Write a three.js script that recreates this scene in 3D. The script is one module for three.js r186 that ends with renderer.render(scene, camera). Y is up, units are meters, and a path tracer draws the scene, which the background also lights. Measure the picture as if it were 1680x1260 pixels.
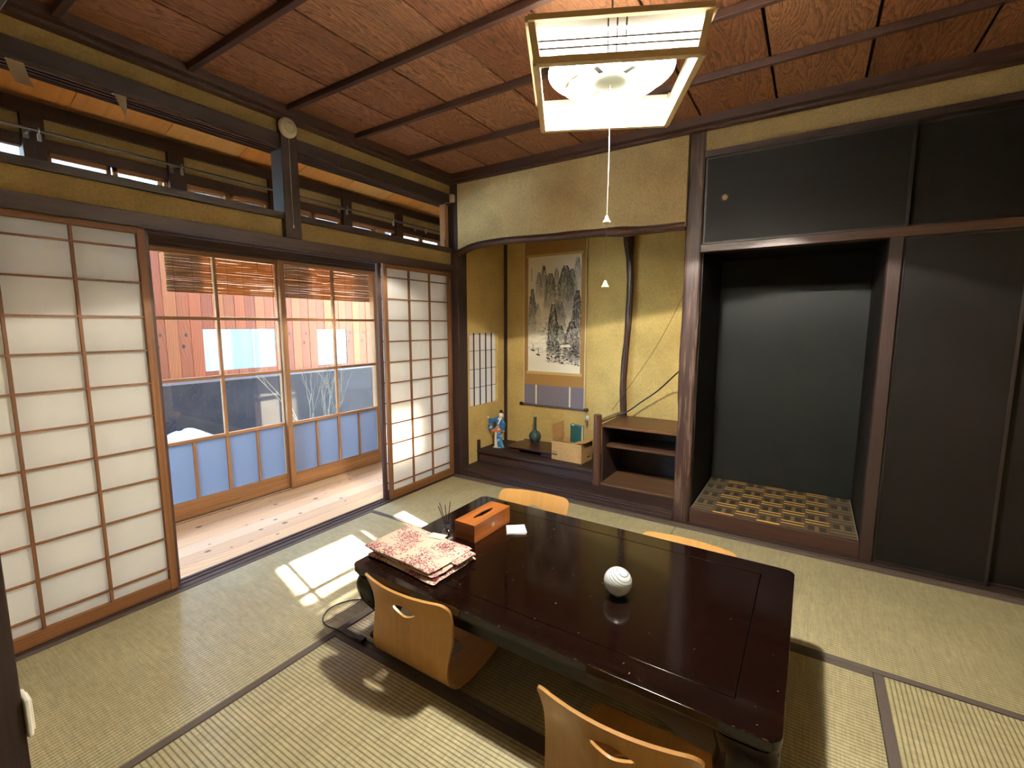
import * as THREE from 'three';
import { RoundedBoxGeometry } from 'three/addons/geometries/RoundedBoxGeometry.js';
import { mergeGeometries, mergeVertices } from 'three/addons/utils/BufferGeometryUtils.js';
import { MarchingCubes } from 'three/addons/objects/MarchingCubes.js';
import { Sky } from 'three/addons/objects/Sky.js';

// ---------------------------------------------------------------- camera, sky, sun, exposure
const scene = new THREE.Scene();
const camera = new THREE.PerspectiveCamera(79.42, 4 / 3, 0.02, 200);
camera.rotation.order = 'YXZ';
camera.position.set(2.5823, 1.3143, 3.0616);
camera.rotation.set(THREE.MathUtils.degToRad(-7.166), THREE.MathUtils.degToRad(32.83), 0);
scene.add(camera);
const renderer = new THREE.WebGLRenderer({ antialias: true });
renderer.toneMapping = THREE.LinearToneMapping;
renderer.toneMappingExposure = 1.27;
renderer.shadowMap.enabled = true;

// sunlight travels along (1, -0.9, 0.24): over the fence, under the reed blind, onto the mats
const SUN = new THREE.Vector3(-1, 0.9, -0.24).normalize();
const sky = new Sky();
sky.scale.setScalar(1000);
sky.material.uniforms.turbidity.value = 3;
sky.material.uniforms.rayleigh.value = 1.2;
sky.material.uniforms.mieCoefficient.value = 0.004;
sky.material.uniforms.mieDirectionalG.value = 0.75;
sky.material.uniforms.sunPosition.value.copy(SUN);
scene.add(sky);
scene.backgroundIntensity = 7.2;
const sun = new THREE.DirectionalLight(0xfff0dc, 60);
sun.position.copy(SUN).multiplyScalar(14).add(new THREE.Vector3(0, 0, 1));
sun.target.position.set(0, 0, 1);
sun.castShadow = true;
sun.shadow.mapSize.set(4096, 4096);
Object.assign(sun.shadow.camera, { left: -7, right: 7, top: 7, bottom: -7, near: 0.5, far: 40 });
scene.add(sun, sun.target);

// ---------------------------------------------------------------- helpers
let seed = 7;
const rnd = () => { seed = (seed + 0x6d2b79f5) | 0; let t = Math.imul(seed ^ (seed >>> 15), 1 | seed); t = (t + Math.imul(t ^ (t >>> 7), 61 | t)) ^ t; return ((t ^ (t >>> 14)) >>> 0) / 4294967296; };
const rr = (a, b) => a + (b - a) * rnd();
const clamp = THREE.MathUtils.clamp, lerp = THREE.MathUtils.lerp, sstep = THREE.MathUtils.smoothstep;
const V3 = (x, y, z) => new THREE.Vector3(x, y, z);

const taken = {};
function numbered(n) { const k = taken[n] = (taken[n] ?? -1) + 1; return k ? `${n}_${String(k).padStart(3, '0')}` : n; }
function shade(o) { o.castShadow = true; o.receiveShadow = true; return o; }
function thing(name, label, category, pos = [0, 0, 0], turn = 0, group) {
  const o = new THREE.Group(); o.name = numbered(name); o.position.set(...pos); o.rotation.y = turn;
  o.userData = { label, category }; if (group) o.userData.group = group;
  scene.add(o); return o;
}
function struct(name, label, category, pos = [0, 0, 0], turn = 0) {
  const o = new THREE.Group(); o.name = name; o.position.set(...pos); o.rotation.y = turn;
  o.userData = { label, category, kind: 'structure' }; scene.add(o); return o;
}
function part(parent, name, geo, mat, label) {
  const m = shade(new THREE.Mesh(geo, mat)); m.name = name; if (label) m.userData.label = label;
  parent.add(m); return m;
}
// uv in metres, u running along the grain axis
function uvMetres(geo, grain, ou = 0, ov = 0) {
  let g = geo; const p = g.attributes.position, n = g.attributes.normal, uv = new Float32Array(p.count * 2), G = 'xyz'.indexOf(grain);
  const A = ['getX', 'getY', 'getZ'];
  for (let i = 0; i < p.count; i++) {
    const a = [Math.abs(n.getX(i)), Math.abs(n.getY(i)), Math.abs(n.getZ(i))]; let k = a.indexOf(Math.max(...a));
    let u, v;
    if (k === G) { u = (G + 1) % 3; v = (G + 2) % 3; } else { u = G; v = 3 - G - k; }
    uv[2 * i] = p[A[u]](i) + ou; uv[2 * i + 1] = p[A[v]](i) + ov;
  }
  g.setAttribute('uv', new THREE.BufferAttribute(uv, 2)); return g;
}
function bgeo(w, h, d, { r = 0.002, grain, o = true } = {}) {
  const m = Math.min(w, h, d), rad = Math.min(r, m * 0.45);
  let g = rad > 0.0002 ? new RoundedBoxGeometry(w, h, d, 1, rad) : new THREE.BoxGeometry(w, h, d);
  if (g.index) g = g.toNonIndexed();
  const ax = grain ?? 'xyz'[[w, h, d].indexOf(Math.max(w, h, d))];
  return uvMetres(g, ax, o ? rnd() * 3 : 0, o ? rnd() * 3 : 0);
}
function box(parent, name, mat, xs, ys, zs, opt = {}) {
  const m = part(parent, name, bgeo(xs[1] - xs[0], ys[1] - ys[0], zs[1] - zs[0], opt), mat, opt.label);
  m.position.set((xs[0] + xs[1]) / 2, (ys[0] + ys[1]) / 2, (zs[0] + zs[1]) / 2); return m;
}
function tube(pts, r, { seg = 24, rad = 6, closed = false } = {}) {
  return new THREE.TubeGeometry(new THREE.CatmullRomCurve3(pts.map(p => Array.isArray(p) ? V3(...p) : p), closed), seg, r, rad, closed);
}
// surface from a function of (i/n, j/m)
function sheet(n, m, f, closeU = false) {
  const pos = [], uv = [], idx = [];
  for (let j = 0; j <= m; j++) for (let i = 0; i <= n; i++) { const q = f(i / n, j / m); pos.push(q[0], q[1], q[2]); uv.push(q[3] ?? i / n, q[4] ?? j / m); }
  for (let j = 0; j < m; j++) for (let i = 0; i < n; i++) { const a = j * (n + 1) + i; idx.push(a, a + 1, a + n + 1, a + 1, a + n + 2, a + n + 1); }
  const g = new THREE.BufferGeometry(); g.setAttribute('position', new THREE.Float32BufferAttribute(pos, 3)); g.setAttribute('uv', new THREE.Float32BufferAttribute(uv, 2)); g.setIndex(idx); g.computeVertexNormals(); return g;
}
const merge = (gs) => mergeGeometries(gs.map(g => { const q = g.index ? g.toNonIndexed() : g; for (const k of Object.keys(q.attributes)) if (!['position', 'normal', 'uv'].includes(k)) q.deleteAttribute(k); return q; }));

// ---------------------------------------------------------------- noise and textures
const PERM = new Float32Array(65536); { const keep = seed; seed = 99; for (let i = 0; i < 65536; i++) PERM[i] = rnd(); seed = keep; }
function vn(x, y, px, py, s = 0) { // periodic value noise
  const xi = Math.floor(x), yi = Math.floor(y), fx = x - xi, fy = y - yi, sx = fx * fx * (3 - 2 * fx), sy = fy * fy * (3 - 2 * fy);
  const h = (a, b) => PERM[((((a % px) + px) % px) * 157 + (((b % py) + py) % py) * 2969 + s * 7919) & 65535];
  return lerp(lerp(h(xi, yi), h(xi + 1, yi), sx), lerp(h(xi, yi + 1), h(xi + 1, yi + 1), sx), sy);
}
function fbm(u, v, fx, fy, oct = 4, s = 0) { let a = 0.5, t = 0, w = 0; for (let o = 0; o < oct; o++) { t += a * vn(u * fx, v * fy, fx, fy, s + o * 13); w += a; a *= 0.5; fx *= 2; fy *= 2; } return t / w; }
function dataTex(W, H, f, srgb = true, su = 1, sv = 1) {
  const d = new Uint8Array(W * H * 4);
  for (let y = 0; y < H; y++) for (let x = 0; x < W; x++) { const c = f(x / W, y / H), k = (y * W + x) * 4; if (typeof c === 'number') d[k] = d[k + 1] = d[k + 2] = clamp(c, 0, 1) * 255; else { d[k] = clamp(c[0], 0, 1) * 255; d[k + 1] = clamp(c[1], 0, 1) * 255; d[k + 2] = clamp(c[2], 0, 1) * 255; } d[k + 3] = 255; }
  const t = new THREE.DataTexture(d, W, H); t.wrapS = t.wrapT = THREE.RepeatWrapping; t.magFilter = THREE.LinearFilter; t.minFilter = THREE.LinearFilter;
  if (srgb) t.colorSpace = THREE.SRGBColorSpace; t.repeat.set(1 / su, 1 / sv); t.needsUpdate = true; return t;
}
function canvasTex(W, H, draw) {
  const c = document.createElement('canvas'); c.width = W; c.height = H; const g = c.getContext('2d'); draw(g, W, H);
  const t = new THREE.CanvasTexture(c); t.colorSpace = THREE.SRGBColorSpace; t.magFilter = THREE.LinearFilter; return t;
}
const rgb = (h) => { const n = parseInt(h.slice(1), 16); return [(n >> 16) / 255, ((n >> 8) & 255) / 255, (n & 255) / 255]; };
const mixc = (a, b, t) => [lerp(a[0], b[0], t), lerp(a[1], b[1], t), lerp(a[2], b[2], t)];
const mulc = (a, k) => [a[0] * k, a[1] * k, a[2] * k];

// straight-grained timber: u along the grain (1.6 m), v across (0.4 m)
const T_grain = dataTex(1024, 512, (u, v) => {
  const warp = 0.03 * fbm(u, v, 4, 3, 3, 1), s = fbm(u, v + warp, 3, 60, 4, 2), b = fbm(u, v + warp, 2, 8, 3, 5), p = fbm(u, v, 60, 200, 2, 9);
  return 0.62 + 0.3 * s + 0.18 * (b - 0.5) + 0.1 * (p - 0.5);
}, true, 1.6, 0.4);
// flame grain of the ceiling boards: u along the board (1.5 m), v across (0.4 m)
const T_flame = dataTex(1024, 512, (u, v) => {
  const t = v * 6 + 5 * fbm(u, v, 3, 3, 2, 21) + 0.5 * fbm(u, v, 12, 24, 3, 23), r = t * 3 - Math.floor(t * 3), ring = Math.pow(r, 2.2);
  const sp = fbm(u, v, 90, 120, 2, 31);
  return 0.9 - 0.34 * ring + 0.34 * (sp - 0.5) + 0.18 * (fbm(u, v, 3, 5, 3, 40) - 0.5);
}, true, 1.5, 0.4);
function pineTex(base, dark, knotCol, knots, su, sv, seedN) {
  const K = []; for (let i = 0; i < knots; i++) K.push([rnd(), rnd(), rr(0.004, 0.012)]);
  return dataTex(1024, 512, (u, v) => {
    let kk = 0, bend = 0;
    for (const [ku, kv, kr] of K) {
      let du = Math.abs(u - ku); du = Math.min(du, 1 - du) * su; let dv = v - kv; dv -= Math.round(dv); dv *= sv; const d = Math.hypot(du * 0.7, dv);
      if (d < kr * 6) { bend += dv * Math.exp(-d * d / (kr * kr * 6)) * 0.6; if (d < kr * 1.5) kk = Math.max(kk, sstep(kr * 1.5 - d, 0, kr * 0.8)); }
    }
    const vv = v - bend / sv, t = vv * 7 + 2.4 * fbm(u, vv, 2, 3, 2, seedN), r = t * 4 - Math.floor(t * 4), s = fbm(u, vv, 4, 70, 3, seedN + 3);
    let c = mixc(base, dark, 0.55 * r * r + 0.35 * s + 0.3 * (fbm(u, v, 3, 4, 3, seedN + 7) - 0.4));
    return mixc(c, knotCol, kk * 0.85);
  }, true, su, sv);
}
const T_pine = pineTex(rgb('#e6cba6'), rgb('#c9a378'), rgb('#55402c'), 26, 1.6, 0.8, 51);
const T_fence = pineTex(rgb('#a05820'), rgb('#703710'), rgb('#1e0d07'), 22, 1.6, 0.8, 71);
const T_plaster = dataTex(512, 512, (u, v) => { const a = fbm(u, v, 6, 6, 5, 81), b = fbm(u, v, 120, 120, 2, 83); return 0.84 + 0.14 * (a - 0.5) + 0.16 * (b - 0.5) + 0.1; }, true, 0.8, 0.8);
const T_plasterB = dataTex(512, 512, (u, v) => 0.5 + 0.6 * (fbm(u, v, 90, 90, 3, 85) - 0.5), false, 0.5, 0.5);
// tatami: u across the ribs, v along them; 64 ribs in 0.96 m
const ribOf = (u) => Math.pow(Math.abs(Math.sin(u * 64 * Math.PI)), 0.34);
const T_tatami = dataTex(1024, 1024, (u, v) => {
  const rib = ribOf(u), rush = fbm(u, v, 16, 400, 2, 91), big = fbm(u, v, 4, 5, 4, 93), spot = fbm(u, v, 60, 60, 2, 95);
  const odd = vn(u * 4, v * 380, 4, 380, 97);
  let c = mixc(rgb('#c8bb90'), rgb('#b3a77b'), big); c = mixc(c, rgb('#c4b079'), odd > 0.86 ? 0.6 : 0);
  c = mulc(c, 0.93 + 0.2 * (rush - 0.5) + 0.1 * (spot - 0.5)); return mulc(c, 0.5 + 0.5 * rib);
}, true, 0.96, 0.96);
const T_tatamiB = dataTex(1024, 1024, (u, v) => 0.8 * ribOf(u) + 0.2 * fbm(u, v, 64, 480, 1, 99), false, 0.96, 0.96);
const T_heri = dataTex(128, 128, (u, v) => 0.8 + 0.2 * fbm(u, v, 64, 64, 2, 101), true, 0.03, 0.03);
// old lacquer: u, v in metres over 1.6 x 1.0, with scratches and pale nicks
const T_lacquer = canvasTex(2048, 1280, (g, W, H) => {
  g.fillStyle = '#281611'; g.fillRect(0, 0, W, H);
  for (let i = 0; i < 2600; i++) { const x = rr(-200, W), y = rr(0, H), l = rr(80, 600); g.strokeStyle = rnd() < 0.5 ? `rgba(72,36,22,${rr(0.03, 0.16)})` : `rgba(16,9,8,${rr(0.04, 0.2)})`; g.lineWidth = rr(1, 4); g.beginPath(); g.moveTo(x, y); g.bezierCurveTo(x + l / 3, y + rr(-6, 6), x + l * 0.66, y + rr(-6, 6), x + l, y + rr(-5, 5)); g.stroke(); }
  for (let i = 0; i < 60; i++) { g.fillStyle = `rgba(96,90,84,${rr(0.01, 0.035)})`; g.beginPath(); g.ellipse(rr(0, W), rr(0, H), rr(40, 150), rr(20, 70), rr(0, 3), 0, 7); g.fill(); }
  for (let i = 0; i < 900; i++) { const x = rr(0, W), y = rr(0, H), a = rr(0, 7), l = rr(3, 26); g.strokeStyle = `rgba(150,112,92,${rr(0.08, 0.4)})`; g.lineWidth = rr(0.6, 1.6); g.beginPath(); g.moveTo(x, y); g.lineTo(x + Math.cos(a) * l, y + Math.sin(a) * l * 0.5); g.stroke(); }
  for (let i = 0; i < 130; i++) { g.fillStyle = `rgba(225,205,190,${rr(0.3, 0.8)})`; g.beginPath(); g.ellipse(rr(0, W), rr(0, H), rr(1.5, 6), rr(1, 3.5), rr(0, 3), 0, 7); g.fill(); }
  // chipped front edge
  for (let i = 0; i < 420; i++) { g.fillStyle = rnd() < 0.7 ? `rgba(120,74,50,${rr(0.3, 0.8)})` : `rgba(205,180,160,${rr(0.3, 0.8)})`; const x = rr(0, W); g.beginPath(); g.ellipse(x, H * 0.0325 + rr(-5, 6), rr(2, 12) * rnd(), rr(0.8, 3), 0, 0, 7); g.fill(); }
});
T_lacquer.wrapS = T_lacquer.wrapT = THREE.RepeatWrapping; T_lacquer.repeat.set(1 / 1.6, 1 / 1.0);

const T_lacRough = dataTex(1024, 512, (u, v) => { const n = fbm(u, v, 5, 4, 4, 201), f = fbm(u, v, 80, 60, 2, 203); return 0.55 + 0.7 * (n - 0.35) + 0.4 * (f - 0.5); }, false, 1.6, 1.0);
const T_ply = dataTex(512, 256, (u, v) => 0.9 + 0.08 * (fbm(u, v, 3, 24, 3, 211) - 0.5) + 0.08 * (fbm(u, v, 2, 5, 3, 213) - 0.5) + 0.05 * (fbm(u, v, 40, 90, 2, 215) - 0.5), true, 1.2, 0.45);
const T_ply2 = T_ply.clone(); T_ply2.needsUpdate = true;
const M = {};
const std = (o) => new THREE.MeshPhysicalMaterial(o);
const wood = (color, rough, extra = {}) => std({ color, map: T_grain, roughness: rough, bumpMap: T_grain, bumpScale: 0.0012, ...extra });
M.dark = wood('#4a2f24', 0.62);
M.dark2 = wood('#3b251d', 0.58);
M.post = wood('#3c241c', 0.62);
M.worn = wood('#7d6a58', 0.7);
M.shojiWood = wood('#9a6436', 0.6);
M.shojiOld = wood('#5a3a2a', 0.6);
M.door = wood('#cf9560', 0.55);
M.rim = wood('#4c2c22', 0.6);
M.ceil = ['#a9724e', '#a16a47', '#b07a55', '#9b6442'].map(c => std({ color: c, map: T_flame, roughness: 0.62, bumpMap: T_flame, bumpScale: 0.0012 }));
M.veranda = ['#ffffff', '#f2e6da', '#fff2e0'].map(c => std({ color: c, map: T_pine, roughness: 0.42 }));
M.fence = ['#ffffff', '#efdccf', '#ffe6d2', '#e2c7b8'].map(c => std({ color: c, map: T_fence, roughness: 0.75 }));
M.verandaCeil = ['#ffb660', '#fba94f', '#ffc070'].map(c => std({ color: c, map: T_ply2, roughness: 0.7 }));
M.wall = std({ color: '#e3cc97', map: T_plaster, roughness: 0.95, bumpMap: T_plasterB, bumpScale: 0.0015 });
M.mustard = std({ color: '#d0b26b', map: T_plaster, roughness: 0.95, bumpMap: T_plasterB, bumpScale: 0.0015 });
M.olive = std({ color: '#b9a069', map: T_plaster, roughness: 0.95, bumpMap: T_plasterB, bumpScale: 0.0015 });
M.tatami = std({ color: '#ffffff', map: T_tatami, roughness: 0.45, bumpMap: T_tatamiB, bumpScale: 0.0024 });
M.heri = std({ color: '#5c5048', map: T_heri, roughness: 0.8 });
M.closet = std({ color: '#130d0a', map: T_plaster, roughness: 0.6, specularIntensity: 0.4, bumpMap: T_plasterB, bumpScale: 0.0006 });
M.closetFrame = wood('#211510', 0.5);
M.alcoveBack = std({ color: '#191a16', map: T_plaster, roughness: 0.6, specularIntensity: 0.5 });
M.lacquer = std({ color: '#8a807c', map: T_lacquer, roughness: 0.16, roughnessMap: T_lacRough });
M.lacquerEdge = wood('#20120e', 0.32, { specularIntensity: 0.55 });
M.paper = std({ color: '#f4f0e4', roughness: 1, transmission: 0.62, thickness: 0, side: THREE.DoubleSide, specularIntensity: 0.2 });
M.glass = std({ color: '#ffffff', roughness: 0.0, transmission: 1, thickness: 0, ior: 1.5 });
M.frost = std({ color: '#a8aaae', roughness: 0.8, transmission: 1, thickness: 0, ior: 1.5 });
M.steel = std({ color: '#b9bcbe', metalness: 1, roughness: 0.3 });
M.alum = std({ color: '#dcdee0', metalness: 0.9, roughness: 0.35 });
M.black = std({ color: '#15130f', roughness: 0.5 });
M.whitePlastic = std({ color: '#ece6d2', roughness: 0.45 });
M.clearPlastic = std({ color: '#e3e4e2', roughness: 0.3, transmission: 0.5, thickness: 0 });

// ================================================================ STRUCTURE
const MAT = 0.955;
{ // floor: six mats
  const f = struct('floor', 'six woven straw tatami mats with dark cloth borders', 'floor');
  const sub = wood('#6b5138', 0.8);
  box(f, 'subfloor', sub, [-0.01, 3.83], [-0.1, -0.052], [-0.9, 5.6], { r: 0 });
  const mats = [[0, 1.91, 0, MAT, 'x'], [1.91, 3.82, 0, MAT, 'x'], [0, MAT, MAT, 2.865, 'z'], [MAT, 2.865, MAT, 1.91, 'x'], [MAT, 2.865, 1.91, 2.865, 'x'], [2.865, 3.82, MAT, 2.865, 'z']];
  for (const [x0, x1, z0, z1, along] of mats) {
    const g = new THREE.Group(); g.name = 'tatami_mat'; g.position.set((x0 + x1) / 2, 0, (z0 + z1) / 2); f.add(g);
    const w = x1 - x0 - 0.002, d = z1 - z0 - 0.002;
    let geo = new RoundedBoxGeometry(w, 0.05, d, 1, 0.003); geo = geo.index ? geo.toNonIndexed() : geo;
    const p = geo.attributes.position, uv = geo.attributes.uv, ou = rnd(), ov = rnd();
    for (let i = 0; i < p.count; i++) { const a = along === 'x' ? [p.getZ(i), p.getX(i)] : [p.getX(i), p.getZ(i)]; uv.setXY(i, a[0] + ou, a[1] + ov); }
    const m = part(g, 'straw_surface', geo, M.tatami); m.position.y = -0.0265;
    for (const s of [-1, 1]) {
      if (along === 'x') box(g, 'cloth_border', M.heri, [-w / 2, w / 2], [-0.004, 0.0005], s > 0 ? [d / 2 - 0.03, d / 2] : [-d / 2, -d / 2 + 0.03], { r: 0.0005 });
      else box(g, 'cloth_border', M.heri, s > 0 ? [w / 2 - 0.03, w / 2] : [-w / 2, -w / 2 + 0.03], [-0.004, 0.0005], [-d / 2, d / 2], { r: 0.0005 });
    }
  }
  box(f, 'edge_board', wood('#6a5747', 0.6), [-0.01, 3.82], [-0.05, 0.001], [-0.045, -0.001]);
  box(f, 'next_room_floor', sub, [-0.01, 3.83], [-0.05, -0.004], [2.87, 5.6], { r: 0 });
}
{ // left wall: sill, lintel, transom
  const w = struct('wall_left', 'left wall with dark lintel, open transom and yellow plaster strips', 'wall');
  box(w, 'sill', M.dark, [-0.105, -0.001], [-0.06, -0.003], [-0.05, 2.95]);
  for (const [a, b] of [[-0.105, -0.086], [-0.058, -0.05], [-0.02, -0.001]]) box(w, 'sill_ridge', M.dark, [a, b], [-0.004, 0.003], [-0.03, 2.87], { r: 0.001 });
  box(w, 'lintel', M.dark, [-0.105, 0.0], [1.772, 1.822], [-0.03, 2.87]);
  for (const [a, b] of [[-0.105, -0.086], [-0.058, -0.05], [-0.02, 0.0]]) box(w, 'lintel_ridge', M.dark, [a, b], [1.757, 1.773], [-0.03, 2.87], { r: 0.001 });
  box(w, 'plaster_strip', M.olive, [-0.065, -0.03], [1.82, 1.93], [-0.05, 2.87], { r: 0 });
  box(w, 'transom_bottom_rail', M.dark2, [-0.085, -0.008], [1.925, 1.962], [-0.03, 1.362]);
  box(w, 'transom_bottom_rail', M.dark2, [-0.085, -0.008], [1.925, 1.962], [1.458, 2.87]);
  for (const [a, b] of [[-0.03, 1.362], [1.458, 2.87]]) {
    box(w, 'transom_top_rail', M.dark2, [-0.085, -0.008], [2.318, 2.39], [a, b]);
    for (const x of [-0.08, -0.05, -0.02]) box(w, 'transom_ridge', M.dark, [x - 0.005, x + 0.006], [2.303, 2.32], [a, b], { r: 0.001 });
  }
  box(w, 'transom_jamb', M.door, [-0.075, -0.025], [1.962, 2.304], [0.0, 0.05]);
  box(w, 'plaster_strip', M.olive, [-0.065, -0.03], [2.385, 2.56], [-0.05, 2.87], { r: 0 });
  box(w, 'middle_post', M.post, [-0.105, 0.006], [1.82, 2.53], [1.36, 1.46], { r: 0.004 });
  box(w, 'corner_post', M.post, [-0.1, 0.046], [-0.06, 2.53], [-0.15, -0.032], { r: 0.004 });
  box(w, 'near_corner_post', M.post, [-0.1, 0.0], [-0.06, 2.53], [2.87, 2.97], { r: 0.004 });
  box(w, 'upper_wall', M.olive, [-0.065, -0.03], [2.56, 2.8], [-1.0, 3.0], { r: 0 });
  box(w, 'next_room_wall', M.wall, [-0.1, -0.01], [-0.06, 2.6], [2.97, 5.6], { r: 0 });
}
{ // back wall with the alcove
  const w = struct('wall_back', 'back wall with yellow plaster above a recessed alcove', 'wall');
  box(w, 'alcove_back_plaster', M.mustard, [-0.02, 1.9], [0.0, 2.6], [-0.82, -0.77], { r: 0 });
  // side wall of the alcove round the little window (z -0.65..-0.19, y 0.58..1.25)
  const wz0 = -0.645, wz1 = -0.195, wy0 = 0.58, wy1 = 1.25;
  const sh = new THREE.Shape(); sh.moveTo(-0.8, 0); sh.lineTo(-0.1, 0); sh.lineTo(-0.1, 2.56); sh.lineTo(-0.8, 2.56); sh.closePath();
  const ho = new THREE.Path(); const cr = 0.035; // two rounded corners on the far side
  ho.moveTo(wz1, wy0); ho.lineTo(wz0 + cr, wy0); ho.absarc(wz0 + cr, wy0 + cr, cr, -Math.PI / 2, Math.PI, true); ho.lineTo(wz0, wy1 - cr); ho.absarc(wz0 + cr, wy1 - cr, cr, Math.PI, Math.PI / 2, true); ho.lineTo(wz1, wy1); ho.closePath(); sh.holes.push(ho);
  let g = new THREE.ExtrudeGeometry(sh, { depth: 0.07, bevelEnabled: false, curveSegments: 6 }); g.rotateY(-Math.PI / 2); g.translate(0.03, 0, 0);
  g = g.index ? g.toNonIndexed() : g; uvMetres(g, 'y'); part(w, 'alcove_side_plaster', g, M.mustard);
  box(w, 'alcove_corner_strip', M.post, [0.03, 0.055], [0.05, 2.45], [-0.772, -0.745]);
  box(w, 'alcove_right_plaster', M.mustard, [1.862, 1.9], [0, 2.6], [-0.8, -0.17], { r: 0 });
  box(w, 'alcove_ceiling', M.dark, [-0.02, 1.9], [2.42, 2.46], [-0.8, -0.06], { r: 0 });
  // curved log lintel
  const px = [[0.0, 1.912], [0.055, 1.925], [0.2, 1.962], [0.44, 1.975], [0.68, 1.972], [0.93, 1.962], [1.16, 1.96], [1.4, 1.95], [1.62, 1.938], [1.87, 1.935]];
  { const s = new THREE.Shape(); s.moveTo(0.004, 2.56); for (const [x, y] of px) s.lineTo(Math.max(0.004, x), y); s.lineTo(1.87, 2.56); s.closePath(); let g = new THREE.ExtrudeGeometry(s, { depth: 0.03, bevelEnabled: false }); g = g.index ? g.toNonIndexed() : g; g.translate(0, 0, -0.065); uvMetres(g, 'x'); part(w, 'upper_plaster', g, M.wall); }
  const cv = new THREE.CatmullRomCurve3(px.map(([x, y]) => V3(x, y, -0.055)));
  const lg = new THREE.TubeGeometry(cv, 90, 0.028, 14); const lp = lg.attributes.position;
  for (let i = 0; i < lp.count; i++) { const t = Math.floor(i / 15) / 90, c = cv.getPointAt(t), k = 1 + 0.25 * (fbm(t, (i % 15) / 14, 9, 3, 3, 7) - 0.5) + 0.25 * Math.exp(-Math.pow((t - 0.78) / 0.05, 2)) + (lp.getY(i) > c.y ? 0.12 : 0); lp.setXYZ(i, c.x + (lp.getX(i) - c.x) * k, c.y + (lp.getY(i) - c.y) * k, c.z + (lp.getZ(i) - c.z) * k); }
  lg.computeVertexNormals(); uvMetres(lg, 'x'); part(w, 'curved_log_lintel', lg, wood('#5a3729', 0.35), 'gently arched dark log spanning the alcove');
  // crooked branch post at the back of the alcove
  const bp = [[1.275, 0.54, -0.73], [1.262, 0.75, -0.728], [1.268, 1.0, -0.73], [1.283, 1.25, -0.735], [1.292, 1.5, -0.735], [1.29, 1.75, -0.735], [1.278, 1.95, -0.735], [1.26, 2.12, -0.735], [1.24, 2.42, -0.735]];
  const bc = new THREE.CatmullRomCurve3(bp.map(a => V3(...a))); const bg = new THREE.TubeGeometry(bc, 80, 0.029, 12); const bq = bg.attributes.position;
  for (let i = 0; i < bq.count; i++) { const t = Math.floor(i / 13) / 80, c = bc.getPointAt(t), k = 0.95 + 0.4 * (fbm(t, (i % 13) / 12, 12, 3, 3, 17) - 0.5) + 0.6 * sstep(t, 0.68, 0.8); bq.setXYZ(i, c.x + (bq.getX(i) - c.x) * k, c.y, c.z + (bq.getZ(i) - c.z) * k); }
  bg.computeVertexNormals(); uvMetres(bg, 'y'); part(w, 'crooked_branch_post', bg, wood('#4a2c20', 0.35), 'thin crooked dark branch post');
  // main post: squared trunk, gnarled below
  const mp = sheet(40, 90, (u, v) => {
    const y = -0.05 + v * 2.58, a = u * Math.PI * 2, ca = Math.cos(a), sa = Math.sin(a), k = 1 / Math.pow(Math.pow(Math.abs(ca), 7) + Math.pow(Math.abs(sa), 7), 1 / 7);
    const gn = sstep(1.75 - y, 0, 0.7) * sstep(y, 0.25, 0.55), n = fbm(u % 1, v, 10, 14, 4, 61) - 0.5, st = fbm(u % 1, v, 26, 5, 3, 63) - 0.5;
    const r = 0.0525 * k * (1 + gn * (0.34 * n + 0.16 * st)) + 0.001 * st;
    return [1.9175 + ca * r, y, -0.115 - sa * r, y, u * 0.42];
  }); part(w, 'alcove_post', mp, M.postWeathered = std({ map: dataTex(512, 256, (u, v) => { const s = fbm(u, v, 6, 60, 4, 111), b = fbm(u, v, 9, 20, 4, 113), pale = sstep(b * 0.6 + s * 0.5, 0.58, 0.68); return mixc(mulc(rgb('#3a231b'), 0.7 + 0.5 * s), rgb('#7b6858'), pale * 0.6); }, true, 1.6, 0.42), roughness: 0.55, bumpMap: T_grain, bumpScale: 0.002 }), 'dark squared post with gnarled, worn lower part');
  // sill and raised floor of the alcove
  box(w, 'alcove_sill', M.dark2, [0.0, 1.868], [-0.05, 0.028], [-0.1, -0.046], { r: 0.004 });
  box(w, 'alcove_sill_ridge', M.dark, [0.0, 1.868], [0.028, 0.044], [-0.115, -0.062], { r: 0.004 });
  box(w, 'alcove_floor_board', M.dark2, [-0.03, 1.9], [0.0, 0.06], [-0.79, -0.075], { r: 0.004 });
  // closet side
  box(w, 'upper_plaster', M.wall, [1.96, 3.83], [2.36, 2.56], [-0.1, -0.07], { r: 0 });
  box(w, 'closet_top_rail', M.post, [1.965, 3.83], [2.325, 2.363], [-0.13, -0.052]);
  box(w, 'closet_middle_rail', M.worn2 = wood('#573827', 0.45), [1.965, 3.83], [1.766, 1.813], [-0.13, -0.05], { r: 0.004 });
  box(w, 'closet_post', M.post, [2.887, 2.944], [-0.05, 1.77], [-0.13, -0.055], { r: 0.004 });
  box(w, 'closet_sill', M.dark2, [1.965, 3.83], [-0.05, 0.012], [-0.13, -0.046]);
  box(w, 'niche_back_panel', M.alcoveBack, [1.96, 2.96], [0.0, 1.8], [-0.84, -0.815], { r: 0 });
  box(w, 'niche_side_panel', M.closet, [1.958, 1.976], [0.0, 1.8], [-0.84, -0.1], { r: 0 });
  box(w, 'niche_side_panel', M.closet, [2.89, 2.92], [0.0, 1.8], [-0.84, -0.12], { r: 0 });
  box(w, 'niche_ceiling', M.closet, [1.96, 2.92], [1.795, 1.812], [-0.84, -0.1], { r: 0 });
  box(w, 'niche_floor', M.dark, [1.976, 2.889], [-0.05, 0.1], [-0.83, -0.13], { r: 0 });
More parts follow.
